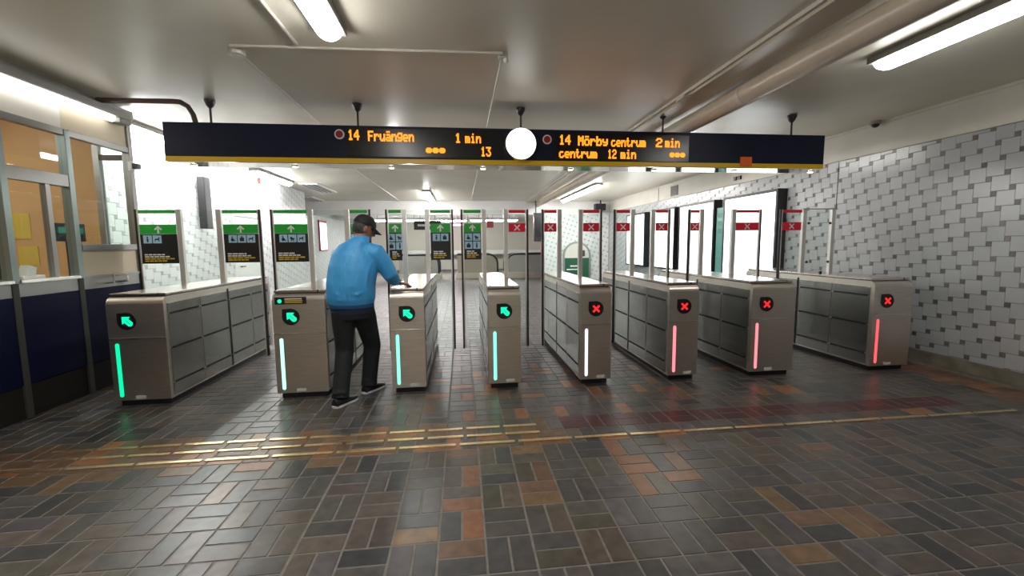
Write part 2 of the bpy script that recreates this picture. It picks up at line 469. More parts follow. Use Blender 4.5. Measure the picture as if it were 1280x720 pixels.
XL = -4.4
wl = MB().box(XL - 0.2, XL, 5.56, 13.05, -0.2, ZC + 0.1).build('wall_left', 'wall_grout_pale')
tag(wl, 'brightly lit left wall of white tiles beyond the booth', 'wall', kind='structure')
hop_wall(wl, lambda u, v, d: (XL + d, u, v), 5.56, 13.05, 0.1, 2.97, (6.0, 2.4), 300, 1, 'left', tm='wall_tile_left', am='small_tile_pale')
wl2 = MB().box(-5.7, -5.5, 13.05, 26.0, -0.2, ZC + 0.1).box(-5.5, XL - 0.2, 12.85, 13.05, -0.2, ZC + 0.1).build('wall_left_far', 'wall_grout_pale')
tag(wl2, 'white tiled wall of the set-back passage at far left', 'wall', kind='structure')
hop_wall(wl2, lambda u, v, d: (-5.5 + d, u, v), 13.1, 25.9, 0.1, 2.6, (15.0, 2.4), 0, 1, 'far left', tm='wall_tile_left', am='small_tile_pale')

YF = 15.6
wf = MB().box(-5.5, XR, YF, YF + 0.2, 2.50, ZC + 0.1, 'white_plaster').box(3.05, XR, YF, YF + 0.2, -0.2, 2.50, 'wall_grout_pale').build('wall_far')
tag(wf, 'far wall with white fascia over the escalator opening', 'wall', kind='structure')
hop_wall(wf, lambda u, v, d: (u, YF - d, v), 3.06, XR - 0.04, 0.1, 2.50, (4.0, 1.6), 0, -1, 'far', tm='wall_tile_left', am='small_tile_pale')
wb = MB().box(-5.5, 8, 25.8, 26, -0.2, 3.1).build('wall_back', 'far_beige')
tag(wb, 'beige end wall behind the far escalators', 'wall', kind='structure')
wfr = MB().box(7.8, 8, YF + .2, 25.8, -0.2, 3.1).build('wall_right_far', 'white_plaster')
tag(wfr, 'white side wall of the far escalator hall', 'wall', kind='structure')
ff = MB().box(5.6, 8, YF + .2, 26, -0.2, -0.004).build('floor_far', 'grout')
tag(ff, 'grey floor at the right of the far escalator hall', 'floor', kind='structure')
cf = MB().box(-5.7, 8, YF + 0.2, 26, 2.78, 2.98).build('ceiling_far', 'white_plaster')
tag(cf, 'white ceiling of the far escalator hall', 'ceiling', kind='structure')
wn = MB().box(-9.0, 5.65, -4.2, -4.0, -0.2, 3.1).build('wall_near', 'plaster')
tag(wn, 'plain plaster wall behind the viewer', 'wall', kind='structure')

# ------------------------------------------------------------------ ticket gates
GL = 2.16                       # gate length
YG = 4.2
LEAFY = 1.08                    # leaf plane, local y
TOP = 1.0
def body_profile():
    p = []; r = 0.055
    p.append((0.0, 0.055))
    for k in range(7):
        t = PI - (PI / 2) * k / 6
        p.append((r + r * math.cos(t), TOP - r + r * math.sin(t)))
    for k in range(7):
        t = PI / 2 - (PI / 2) * k / 6
        p.append((GL - r + r * math.cos(t), TOP - r + r * math.sin(t)))
    p.append((GL, 0.055))
    return p
SHARED = {}
def shared(key, fn):
    if key not in SHARED: SHARED[key] = fn()
    return SHARED[key]
ROWS = [(0.075, 0.190), (0.200, 0.515), (0.525, 0.835), (0.845, 0.935)]
COLS = [(0.045, 0.535), (0.545, 1.06), (1.10, 1.615), (1.625, 2.115)]
SLOTS = [0.195, 0.520, 0.840]

def arrow_poly(cx, cz, s):
    return [(cx - 0.5 * s, cz + 0.02 * s), (cx, cz + 0.5 * s), (cx + 0.5 * s, cz + 0.02 * s), (cx + 0.34 * s, cz - 0.12 * s), (cx + 0.11 * s, cz + 0.11 * s),
            (cx + 0.11 * s, cz - 0.5 * s), (cx - 0.11 * s, cz - 0.5 * s), (cx - 0.11 * s, cz + 0.11 * s), (cx - 0.34 * s, cz - 0.12 * s)]
def cross_poly(cx, cz, s, w_=0.13):
    a = w_; h = 0.5
    base = [(a, 0), (h + a * 0.2, h - a * 0.8), (h - a * 0.8, h + a * 0.2), (0, a), (-h + a * 0.8, h + a * 0.2), (-h - a * 0.2, h - a * 0.8),
            (-a, 0), (-h - a * 0.2, -h + a * 0.8), (-h + a * 0.8, -h - a * 0.2), (0, -a), (h - a * 0.8, -h - a * 0.2), (h + a * 0.2, -h + a * 0.8)]
    return [(cx + x * s, cz + z * s) for x, z in base]
def nw_arrow(cx, cz, s):
    """stout arrow to the upper left, as on the entry displays"""
    pts = [(-.5, .5), (.28, .5), (.08, .3), (.5, -.1), (.5, -.34), (.34, -.5), (.1, -.5), (-.3, -.08), (-.5, -.28)]
    return [(cx + x * s, cz + z * s) for x, z in pts]

def fan(mb, poly, c, axis, d0, d1, m=None):
    """prism of a star-shaped polygon triangulated round c"""
    n = len(poly)
    def P(p, d): return (p[0], d, p[1])
    vs = [P(p, d0) for p in poly] + [P(c, d0)] + [P(p, d1) for p in poly] + [P(c, d1)]
    fs = []
    for i in range(n):
        j = (i + 1) % n
        fs.append((i, j, n)); fs.append((n + 1 + j, n + 1 + i, 2 * n + 1)); fs.append((j, i, n + 1 + i, n + 1 + j))
    return mb.add(vs, fs, m)

def picto(leaf, cx, cz, s, variant):
    q = shared(('picto', round(s, 3)), lambda: bx(-s / 2, s / 2, -0.0012, 0, -s / 2, s / 2).mesh('pictogram', 'print_blue'))
    link('pictogram', q, leaf, (cx, LEAFY - 0.0075, cz))
    def glyph():
        m_ = MB(); u = s / 10
        if variant == 0:    # standing figure
            m_.prism(disc(0, 2.6 * u, 1.1 * u, 10), 'y', -.001, 0); m_.prism([(-1.2 * u, 1.2 * u), (1.2 * u, 1.2 * u), (.8 * u, -3.6 * u), (-.8 * u, -3.6 * u)], 'y', -.001, 0)
        elif variant == 1:  # suitcase
            m_.prism([(-2.6 * u, 1.5 * u), (2.6 * u, 1.5 * u), (2.6 * u, -3.2 * u), (-2.6 * u, -3.2 * u)], 'y', -.001, 0)
            m_.prism([(-1.1 * u, 3.2 * u), (1.1 * u, 3.2 * u), (1.1 * u, 1.7 * u), (-1.1 * u, 1.7 * u)], 'y', -.001, 0)
        elif variant == 2:  # wheelchair
            m_.prism(disc(-.3 * u, -1.3 * u, 2.1 * u, 12), 'y', -.001, 0)
            m_.prism([(-1.4 * u, 3.4 * u), (-.2 * u, 3.4 * u), (.2 * u, .6 * u), (3.4 * u, -2.9 * u), (2.4 * u, -3.4 * u), (-1.2 * u, .9 * u)], 'y', -.001, 0)
        elif variant == 3:  # pram
            m_.prism([(-3 * u, 1.8 * u), (-.2 * u, 1.8 * u), (.2 * u, .4 * u), (3 * u, .4 * u), (1.6 * u, -2 * u), (-2 * u, -2 * u)], 'y', -.001, 0)
            m_.prism(disc(-1.3 * u, -3 * u, .8 * u, 8), 'y', -.001, 0); m_.prism(disc(1.2 * u, -3 * u, .8 * u, 8), 'y', -.001, 0)
        else:               # dog
            m_.prism([(-3 * u, -3 * u), (-2.2 * u, -3 * u), (-1.8 * u, -1 * u), (1.4 * u, -.8 * u), (1.8 * u, -3 * u), (2.6 * u, -3 * u), (2.4 * u, 1 * u), (3.4 * u, 2 * u), (2 * u, 2.6 * u), (1 * u, .9 * u), (-2.4 * u, .9 * u)], 'y', -.001, 0)
        return m_.mesh('glyph', 'print_ink')
    link('glyph', shared(('gl', variant, round(s, 3)), glyph), leaf, (cx, LEAFY - 0.0089, cz))

def make_leaf(root, x_in, x_out, colour, pict):
    """x_in: at the cabinet; x_out: the closing edge (local x)."""
    d = 1 if x_out > x_in else -1
    a, b = min(x_in, x_out), max(x_in, x_out)
    z0, z1 = 0.17, 1.86
    leaf = bx(a, b, LEAFY - 0.005, LEAFY + 0.005, z0, z1).build('door_leaf', 'glass', root)
    leaf['label'] = 'clear glass sliding leaf with %s stickers' % ('green and black' if colour == 'g' else 'red')
    r0, r1 = sorted((x_out, x_out - d * 0.020))
    bx(r0, r1, LEAFY - 0.014, LEAFY + 0.014, z0 - 0.004, z1 + 0.002).build('rubber_edge', 'black_rubber', leaf, bevel=0.004)
    r0, r1 = sorted((x_out - d * 0.021, x_out - d * 0.034))
    bx(r0, r1, LEAFY - 0.011, LEAFY + 0.011, z0, z1).build('edge_profile', 'alu', leaf)
    s0, s1 = sorted((x_in + d * 0.004, x_out - d * 0.036))
    sm = 'sign_green' if colour == 'g' else 'sign_red'
    F = LEAFY - 0.0052
    bx(s0, s1, F - 0.0012, F, 1.818, 1.856).build('top_strip', sm, leaf)
    zc = 1.6425; c = (s0 + s1) / 2
    bx(s0, s1, F - 0.0012, F, 1.590, 1.695).build('header_sign', sm, leaf)
    if colour == 'r':
        fan(MB(), cross_poly(c, zc, 0.072), (c, zc), 'y', F - 0.0024, F - 0.0013).build('cross_mark', 'print_white', leaf)
        return leaf
    fan(MB(), arrow_poly(c, zc, 0.082), (c, zc + 0.02), 'y', F - 0.0024, F - 0.0013).build('arrow_mark', 'print_white', leaf)
    bx(s0, s1, F - 0.0012, F, 1.262, 1.589).build('info_panel', 'sign_black', leaf)
    wide = (s1 - s0) > 0.3
    n = len(pict)
    if wide:
        st = 0.098
        for i, v in enumerate(pict): picto(leaf, s0 + 0.075 + i * st + (0.02 if n == 3 else 0), 1.532, 0.088, v)
    else:
        st = 0.098
        for i, v in enumerate(pict): picto(leaf, c + (i % 2 - 0.5) * st, 1.532 - (i // 2) * st, 0.088, v)
    zt = 1.362
    for i, (fr, mt) in enumerate([(0.50, 'print_white'), (0.62, 'print_white'), (0.74, 'print_yellow'), (0.55, 'print_yellow')]):
        ln = (s1 - s0 - 0.05) * fr / 0.8
        t_ = MB(); x = s0 + 0.03
        xe = x + min(ln, s1 - s0 - 0.05)
        while x < xe - 0.012:
            wl_ = min(random.uniform(0.03, 0.06), xe - x)
            t_.box(x, x + wl_, F - 0.0022, F - 0.0013, zt - 0.007, zt + 0.007); x += wl_ + 0.008
        t_.build('text_line', mt, leaf)
        zt -= 0.0235
    return leaf

def make_gate(label, x0, x1, symbol, led, leaves):
    wd = x1 - x0
    t = thing('ticket_gate', label, 'ticket gate', (x0, YG, 0), 'ticket gates in one row across the hall')
    MB().prism(body_profile(), 'x', 0.006, wd - 0.006).build('body', 'steel', t, smooth='auto')
    bx(0.03, wd - 0.03, 0.035, GL - 0.035, 0, 0.056).build('plinth', 'plinth_black', t)
    # top plate with the dark gap under its lip
    bx(0.004, wd - 0.004, 0.045, GL - 0.045, TOP + 0.006, TOP + 0.030).build('top_plate', 'top_steel', t, bevel=0.004)
    bx(0.012, wd - 0.012, 0.055, GL - 0.055, TOP - 0.002, TOP + 0.006).build('top_gap', 'slot_black', t)
    bx(wd - 0.075, wd - 0.066, 0.0435, 0.06, TOP + 0.007, TOP + 0.031).build('top_notch', 'slot_black', t)
    # front: upper and lower sheet, bright lip between them
    for yf, yb, nm in ((-0.004, 0.001, 'front'), (GL + 0.004, GL - 0.001, 'rear')):
        a, b = sorted((yf, yb))
        bx(0.002, wd - 0.002, a, b, 0.060, 0.622).build(nm + '_lower_panel', 'steel', t, bevel=0.0015)
        bx(0.002, wd - 0.002, a, b, 0.632, 0.945).build(nm + '_upper_panel', 'steel', t, bevel=0.0015)
    bx(0.003, wd - 0.003, -0.0115, 0.001, 0.6225, 0.6305).build('seam_lip', 'steel_bright', t)
    # sides
    for sx in (0, 1):
        for ci, (c0, c1) in enumerate(COLS):
            for ri, (r0, r1) in enumerate(ROWS):
                me = shared(('sp', ci, ri), lambda: bx(-0.004, 0.004, -(c1 - c0) / 2, (c1 - c0) / 2, -(r1 - r0) / 2, (r1 - r0) / 2).mesh('side_panel', 'steel_side', bevel=0.0015))
                link('side_panel', me, t, (0.004 if sx == 0 else wd - 0.004, (c0 + c1) / 2, (r0 + r1) / 2))
            for zs in SLOTS:
                me = shared(('sl', ci), lambda: bx(-0.003, 0.003, -(c1 - c0) / 2 + 0.02, (c1 - c0) / 2 - 0.02, -0.0095, 0.0095).mesh('vent_slot', 'slot_black'))
                link('vent_slot', me, t, (0.0005 if sx == 0 else wd - 0.0005, (c0 + c1) / 2, zs))
        me = shared('leafslot', lambda: bx(-0.003, 0.003, -0.012, 0.012, -0.45, 0.45).mesh('leaf_slot', 'slot_black'))
        link('leaf_slot', me, t, (0.0015 if sx == 0 else wd - 0.0015, LEAFY, 0.515))
    # display
    cx, cz = 0.165, 0.785
    dsp = MB().prism(disc(cx, cz, 0.078, 28, square=True), 'y', -0.010, -0.003).build('display', 'black_plastic', t)
    if symbol == 'g':
        fan(MB(), nw_arrow(cx + 0.008, cz - 0.002, 0.085), (cx + 0.008, cz + 0.008), 'y', -0.0125, -0.0102).build('arrow_symbol', 'sym_green', dsp)
        MB().tube([(cx - 0.004, -0.0129, cz + 0.01), (cx + 0.03, -0.0129, cz - 0.022)], 0.003, 6).build('symbol_gap', 'black_plastic', dsp)
    else:
        fan(MB(), cross_poly(cx + 0.002, cz, 0.072, 0.19), (cx + 0.002, cz), 'y', -0.0125, -0.0102).build('cross_symbol', 'sym_red', dsp)
    # light strip with rounded ends
    lx, lw = 0.068, 0.0165
    def pill(hw, z0, z1):
        p = [(lx + hw * math.cos(PI + PI * k / 8), z0 + hw + hw * math.sin(PI + PI * k / 8)) for k in range(9)]
        p += [(lx + hw * math.cos(PI * k / 8), z1 - hw + hw * math.sin(PI * k / 8)) for k in range(9)]
        return p
    fr = MB().prism(pill(lw + 0.004, 0.086, 0.590), 'y', -0.006, -0.003).build('strip_frame', 'dark_metal', t)
    MB().prism(pill(lw, 0.09, 0.586), 'y', -0.0085, -0.0062).build('light_strip', led, fr)
    bx(0.178, 0.262, -0.007, -0.003, 0.068, 0.096).build('maker_plate', 'label_white', t, bevel=0.001)
    # glass screen between two posts over the leaf slot
    pw = 0.052
    for px in (0.006, wd - 0.006 - pw):
        bx(px, px + pw, LEAFY - 0.022, LEAFY + 0.022, TOP + 0.028, 1.862).build('post', 'alu', t, bevel=0.003)
    bx(0.006 + pw, wd - 0.006 - pw, LEAFY - 0.005, LEAFY + 0.005, TOP + 0.03, 1.85).build('glass_screen', 'glass', t)
    for x_out, colour, pict in leaves:
        xo = x_out - x0
        make_leaf(t, wd if xo > 0 else 0.0, xo, colour, pict)
    return t

gates = []
gates.append(make_gate('wide steel ticket gate nearest the blue booth, green arrow and green light strip', -3.16, -2.68, 'g', 'led_green',
                       [(-3.58, 'g', [0, 4]), (-2.27, 'g', [2, 1, 4])]))
gates.append(make_gate('wide steel ticket gate left of the man, black plaque on its front', -1.76, -1.29, 'g', 'led_pale',
                       [(-2.165, 'g', [2, 3, 4]), (-1.055, 'g', [2, 3, 1, 0])]))
gates.append(make_gate('narrow steel ticket gate on which the man in blue rests his hand', -0.70, -0.37, 'g', 'led_mint',
                       [(-0.885, 'g', [2, 3, 1, 0]), (-0.095, 'g', [0, 1])]))
gates.append(make_gate('narrow steel ticket gate below the round clock, green arrow and mint strip', 0.24, 0.57, 'g', 'led_mint',
                       [(-0.005, 'g', [2, 3, 1, 0]), (0.815, 'r', [])]))
gates.append(make_gate('narrow steel ticket gate with red cross display and white light strip', 1.17, 1.50, 'r', 'led_white',
                       [(0.98, 'r', []), (1.745, 'r', [])]))
gates.append(make_gate('narrow steel ticket gate with red cross display and red light strip', 2.11, 2.44, 'r', 'led_pink',
                       [(1.895, 'r', []), (2.64, 'r', [])]))
gates.append(make_gate('wide red-cross ticket gate in front of the glowing wall light boxes', 3.03, 3.53, 'r', 'led_pink',
                       [(2.88, 'r', []), (3.885, 'r', [])]))
g8 = make_gate('wide red-cross ticket gate beside the tiled right wall, the last of the row', 4.46, 4.94, 'r', 'led_red',
               [(4.145, 'r', [])])
gates.append(g8)
# bolts on the last gate's glass, visible against the wall
for x_ in (0.085, 0.395):
    for z_ in (1.17, 1.68):
        MB().prism(disc(x_, z_, 0.017, 12), 'y', LEAFY - 0.03, LEAFY - 0.02).build('bolt', 'dark_metal', g8)
bx(0.0, 0.50, LEAFY - 0.02, LEAFY + 0.02, 1.862, 1.872).build('top_rail', 'frame_grey', g8)
MB().ell((0.02, 0.75, TOP + 0.05), (0.02, 0.02, 0.022), nu=10, nv=6).build('knob', 'black_plastic', g8, smooth=True)
# plaque on the second gate
g2 = gates[1]
pl = bx(0.03, 0.31, -0.012, -0.004, 0.905, 0.972).build('plaque', 'sign_black', g2, bevel=0.002)
MB().prism(disc(0.075, 0.935, 0.018, 12), 'y', -0.015, -0.012).build('plaque_light', 'sym_green', pl)
for z_ in (0.955, 0.938, 0.922):
    bx(0.12, 0.285 - random.uniform(0, 0.03), -0.0132, -0.0121, z_ - 0.0045, z_ + 0.0045).build('plaque_text', 'print_yellow' if z_ < 0.95 else 'print_white', pl)
# card reader on the second gate
rd = thing('card_reader', 'small black card reader with green lamp on top of the gate left of the man', 'card reader', (-1.335, 4.62, TOP + 0.030))
bx(-0.03, 0.03, -0.03, 0.03, 0, 0.085).build('case', 'black_plastic', rd, bevel=0.008)
bx(-0.02, 0.02, -0.0315, -0.029, 0.035, 0.07).build('lamp', 'sym_green', rd)

# ------------------------------------------------------------------ hanging departure sign
GLY = {
 '1': ['00100', '01100', '00100', '00100', '00100', '00100', '01110'],
 '2': ['01110', '10001', '00001', '00110', '01000', '10000', '11111'],
 '3': ['11111', '00010', '00100', '00010', '00001', '10001', '01110'],
 '4': ['00010', '00110', '01010', '10010', '11111', '00010', '00010'],
 'F': ['11111', '10000', '10000', '11110', '10000', '10000', '10000'],
 'M': ['10001', '11011', '10101', '10101', '10001', '10001', '10001'],
 'r': ['00000', '00000', '10110', '11001', '10000', '10000', '10000'],
 'u': ['00000', '00000', '10001', '10001', '10001', '10011', '01101'],
 'ä': ['01010', '00000', '01110', '00001', '01111', '10001', '01111'],
 'ö': ['01010', '00000', '01110', '10001', '10001', '10001', '01110'],
 'n': ['00000', '00000', '10110', '11001', '10001', '10001', '10001'],
 'g': ['00000', '01111', '10001', '10001', '01111', '00001', '11110'],
 'e': ['00000', '00000', '01110', '10001', '11111', '10000', '01110'],
 'm': ['00000', '00000', '11010', '10101', '10101', '10101', '10101'],
 'i': ['00100', '00000', '01100', '00100', '00100', '00100', '01110'],
 'b': ['10000', '10000', '10110', '11001', '10001', '10001', '11110'],
 'y': ['00000', '00000', '10001', '10001', '01111', '00001', '01110'],
 'c': ['00000', '00000', '01110', '10000', '10000', '10001', '01110'],
 't': ['01000', '01000', '11100', '01000', '01000', '01001', '00110'],
 'o': ['00000', '01110', '11111', '11111', '11111', '01110', '00000'],
}
SY0, SY1 = 4.95, 5.25
SZ0, SZ1 = 2.325, 2.725
SX0, SX1 = -3.02, 4.43
sgn = thing('departure_sign', 'long navy hanging departure sign with amber text and a yellow lower edge', 'sign', ((SX0 + SX1) / 2, SY0, SZ0))
ox, oy, oz = (SX0 + SX1) / 2, SY0, SZ0
def SB(x0, x1, y0, y1, z0, z1): return bx(x0 - ox, x1 - ox, y0 - oy, y1 - oy, z0 - oz, z1 - oz)
SB(SX0, SX1, SY0, SY1, SZ0 + 0.057, SZ1).build('navy_panel', 'navy', sgn, bevel=0.004)
SB(SX0, SX1, SY0 - 0.003, SY1 + 0.003, SZ0 + 0.004, SZ0 + 0.056).build('yellow_strip', 'sign_yellow', sgn, bevel=0.003)
SB(SX0 + 0.01, SX1 - 0.01, SY0 + 0.006, SY1 - 0.006, SZ0 - 0.003, SZ0 + 0.004).build('underside_sheet', 'sign_under', sgn)
for k in range(8):
    x_ = -2.84 + 1.035 * k
    if x_ > SX1: break
    f_ = MB().tube([(x_ - ox, 0.17, -0.014), (x_ - ox, 0.17, -0.002)], 0.035, 14).build('downlight', 'steel_bright', sgn)
    MB().tube([(x_ - ox, 0.17, -0.0165), (x_ - ox, 0.17, -0.0142)], 0.025, 14).build('downlight_lens', 'spot', f_)
screens = [SB(-1.21, 0.50, SY0 - 0.006, SY0 + 0.001, 2.40, 2.70).build('display_window', 'panel_black', sgn, bevel=0.002),
           SB(1.08, 2.68, SY0 - 0.006, SY0 + 0.001, 2.385, 2.69).build('display_window', 'panel_black', sgn, bevel=0.002)]
def words(txt, x0, x1, zc, h, par):
    n = len(txt); cw = (x1 - x0) / (n * 6 - 1); rh = h / 7
    mb = MB()
    for i, ch in enumerate(txt):
        g = GLY[ch]
        for r in range(7):
            for q in range(5):
                if g[r][q] == '1':
                    xx = x0 + (i * 6 + q) * cw - ox; zz = zc + h / 2 - (r + 1) * rh - oz
                    mb.box(xx - cw * 0.32, xx + cw * 1.32, -0.0085, -0.0062, zz - rh * 0.16, zz + rh * 1.12)
    mb.build('text_line', 'matrix_amber', par, fixn=False)
a_, b_ = screens
words('14', -1.185, -1.07, 2.625, 0.105, a_); words('Fruängen', -0.975, -0.495, 2.618, 0.105, a_)
words('1', -0.045, 0.015, 2.612, 0.10, a_); words('min', 0.065, 0.235, 2.612, 0.10, a_)
words('ooo', -0.365, -0.16, 2.475, 0.075, a_); words('13', 0.235, 0.345, 2.470, 0.10, a_)
words('14', 1.125, 1.255, 2.615, 0.105, b_); words('Mörby', 1.345, 1.69, 2.608, 0.105, b_); words('centrum', 1.735, 2.145, 2.600, 0.10, b_)
words('2', 2.275, 2.345, 2.602, 0.10, b_); words('min', 2.385, 2.56, 2.602, 0.10, b_)
words('centrum', 1.125, 1.565, 2.465, 0.10, b_); words('12', 1.695, 1.795, 2.465, 0.10, b_); words('min', 1.85, 2.03, 2.465, 0.10, b_)
words('ooo', 2.445, 2.63, 2.465, 0.07, b_)
for x_, z_ in ((-1.275, 2.63), (0.985, 2.615)):
    rg = MB().prism(disc(x_ - ox, z_ - oz, 0.052, 24), 'y', -0.006, 0.0).build('line_ring', 'print_white', sgn)
    MB().prism(disc(x_ - ox, z_ - oz, 0.038, 24), 'y', -0.009, -0.0062).build('line_dot', 'dot_red', rg)
SB(3.33, 3.48, SY0 - 0.012, SY0 - 0.004, 2.34, 2.455).build('orange_plate', 'orange_plastic', sgn, bevel=0.003)
for x_ in (-2.60, -1.10, 0.70, 2.40, 4.06):
    rodm = MB().tube([(x_ - ox, 0.1, SZ1 - oz - 0.01), (x_ - ox, 0.1, ZC - oz - 0.03)], 0.011, 10).build('hanger_rod', 'dark_metal', sgn, smooth='auto')
    MB().tube([(x_ - ox, 0.1, ZC - oz - 0.085), (x_ - ox, 0.1, ZC - oz - 0.06), (x_ - ox, 0.1, ZC - oz - 0.02), (x_ - ox, 0.1, ZC - oz)],
              [0.014, 0.036, 0.052, 0.052], 16).build('ceiling_cup', 'dark_metal', rodm, smooth='auto')
clk = thing('station_clock', 'round white glowing clock mounted in the middle of the departure sign', 'clock', (0.675, SY0 - 0.015, 2.545))
MB().prism(disc(0, 0, 0.172, 48), 'y', -0.075, 0.012).build('case', 'steel_bright', clk, smooth='auto')
MB().prism(disc(0, 0, 0.166, 48), 'y', -0.082, -0.0755).build('face', 'clock_face', clk)

# ------------------------------------------------------------------ ceiling lamps
def make_lamp(label, x, y0, y1, z=ZC, w_=0.20, tube='tube', axis='y', group='ceiling tube lamps'):
    ln = y1 - y0
    t = thing('tube_lamp', label, 'ceiling lamp', (x, y0, z - 0.002) if axis == 'y' else (y0, x, z), group)
    if axis == 'x': t.rotation_euler = (0, 0, -PI / 2)
    bx(-w_ / 2, w_ / 2, 0, ln, -0.055, 0).build('housing', 'housing', t, bevel=0.006)
    prof = []
    for k in range(13):
        a = PI + PI * k / 12
        prof.append((w_ * 0.42 * math.cos(a), -0.056 + 0.068 * math.sin(a)))
    # rounded ends: several slices that shrink
    vs = []; fs = []
    sl = [(0.015, 0.25), (0.03, 0.62), (0.06, 0.88), (0.10, 1.0), (ln - 0.10, 1.0), (ln - 0.06, 0.88), (ln - 0.03, 0.62), (ln - 0.015, 0.25)]
    n = len(prof)
    for yy, sc in sl:
        for p in prof: vs.append((p[0] * (0.35 + 0.65 * sc), yy, -0.056 + (p[1] + 0.056) * sc))
    for i in range(len(sl) - 1):
        for k in range(n - 1): fs.append((i * n + k, i * n + k + 1, (i + 1) * n + k + 1, (i + 1) * n + k))
    fs.append(tuple(range(n))); fs.append(tuple((len(sl) - 1) * n + k for k in range(n - 1, -1, -1)))
    MB().add(vs, fs).build('diffuser', tube, t, smooth='auto')
    return t
make_lamp('glowing tube lamp on the ceiling at the top of the view, left of the clock', -0.88, 1.85, 3.36)
make_lamp('glowing tube lamp on the ceiling near the upper right corner', 3.54, 1.95, 3.46, tube='tube_soft')
make_lamp('tube lamp of the middle row nearest the rear wall behind the viewer', -0.88, -3.2, -1.7, tube='tube_near')
make_lamp('tube lamp of the middle row directly over the viewer', -0.88, -0.7, 0.8, tube='tube_near')
make_lamp('tube lamp on the ceiling behind the sign, above the middle gates', -0.95, 6.6, 8.1, tube='tube_back')
make_lamp('farthest tube lamp of the middle row, just short of the white fascia', -0.96, 12.5, 15.2, tube='tube_back')
make_lamp('long tube lamp on the far right ceiling beside the big pipe', 3.52, 10.9, 14.9, tube='tube_back')
make_lamp('tube lamp on the ceiling behind the right half of the sign', 3.52, 6.4, 7.9)
make_lamp('tube lamp on the ceiling next to the bright left wall', -4.02, 9.2, 11.0, tube='tube_left')
make_lamp('tube lamp over the left wall, partly hidden by the sign end', -4.02, 5.9, 8.4, tube='tube_left')
for x_, y_, z_, l_, nm in ((-2.9, 20.0, 2.62, 2.4, 'left tube lamp crossing the far escalator hall, behind the cap'), (-0.9, 20.4, 2.62, 2.3, 'middle tube lamp crossing the far escalator hall'), (1.5, 20.0, 2.62, 2.2, 'right tube lamp crossing the far escalator hall')):
    lp = make_lamp(nm, y_, x_ - l_ / 2, x_ + l_ / 2, z_, 0.16, 'tube_far', 'x', 'lamps of the far escalator hall')
    for q in (0.4, l_ - 0.4): MB().tube([(0, q, 0), (0, q, 2.78 - z_)], 0.008, 8).build('hanger', 'dark_metal', lp)

# ------------------------------------------------------------------ pipes and conduits on the ceiling
def ctube(name, label, cat, pts, r, mt, group=None, n=12):
    o_ = MB().tube(pts, r, n).build(name, mt, smooth='auto')
    return tag(o_, label, cat, group)
p_ = ctube('ceiling_pipe', 'thick cream pipe running along the right of the ceiling', 'pipe', [(2.74, -3.9, 2.855), (2.74, 15.55, 2.855)], 0.10, 'pipe_cream', n=20)
for y_ in (2.0, 4.0, 6.5, 9.5, 12.5):
    MB().tube([(2.74, y_, 2.855), (2.74, y_ + 0.05, 2.855)], 0.104, 20).build('pipe_clip', 'conduit', p_, smooth='auto')
tr = thing('cable_tray', 'flat cream cable tray beside the thick ceiling pipe', 'cable tray', (2.45, -3.9, ZC))
bx(-0.12, 0.12, 0, 19.4, -0.055, 0).build('tray', 'pipe_cream', tr, bevel=0.004)
bx(-0.15, -0.125, 0, 19.4, -0.03, 0).build('side_rail', 'conduit', tr)
bx(-0.19, -0.10, 8.2, 8.36, -0.075, -0.0551).build('junction_box', 'conduit', tr, bevel=0.006)
ctube('conduit', 'thin white conduit running across the ceiling in front of the sign', 'conduit', [(-1.72, 3.68, 2.966), (0.36, 3.62, 2.966)], 0.011, 'conduit', 'ceiling conduits')
cd = ctube('conduit', 'thin white conduit leading from the round ceiling box back to the sign', 'conduit', [(-1.72, 3.82, 2.966), (-1.74, 6.3, 2.966)], 0.012, 'conduit', 'ceiling conduits')
ctube('conduit', 'short thin conduit beside the near middle ceiling lamp', 'conduit', [(-1.21, 1.5, 2.966), (-1.21, 3.6, 2.966)], 0.012, 'conduit', 'ceiling conduits')
ctube('conduit', 'thin conduit running back over the clock from the small ceiling fitting', 'conduit', [(0.36, 3.66, 2.966), (0.37, 15.5, 2.966)], 0.010, 'conduit', 'ceiling conduits')
ctube('conduit', 'thin conduit on the far ceiling left of the middle lamp row', 'conduit', [(-2.1, 7.0, 2.966), (-2.1, 15.5, 2.966)], 0.012, 'conduit', 'ceiling conduits')
jb = thing('ceiling_box', 'round white junction box on the ceiling where two conduits meet', 'junction box', (-1.72, 3.78, ZC))
MB().tube([(0, 0, -0.05), (0, 0, -0.045), (0, 0, 0)], [0.05, 0.06, 0.065], 20).build('box', 'conduit', jb, smooth='auto')
MB().tube([(0, 0, -0.058), (0, 0, -0.0505)], [0.03, 0.04], 16).build('lid', 'plaster', jb, smooth='auto')
sd = thing('ceiling_sensor', 'small white ceiling sensor above the clock, at the conduit corner', 'sensor', (0.37, 3.68, ZC))
bx(-0.035, 0.035, -0.03, 0.03, -0.03, 0).build('base', 'conduit', sd, bevel=0.004)
MB().ell((0.02, -0.005, -0.045), (0.022, 0.022, 0.022), nu=12, nv=8).build('lens', 'print_white', sd, smooth=True)
ctube('brown_pipe', 'bent dark brown pipe on the ceiling between the booth and the sign', 'pipe',
      [(-3.72, 5.02, 2.94), (-2.92, 5.00, 2.94), (-2.86, 5.0, 2.935), (-2.80, 5.02, 2.90), (-2.76, 5.03, 2.82), (-2.74, 5.04, 2.70)], 0.026, 'pipe_brown')
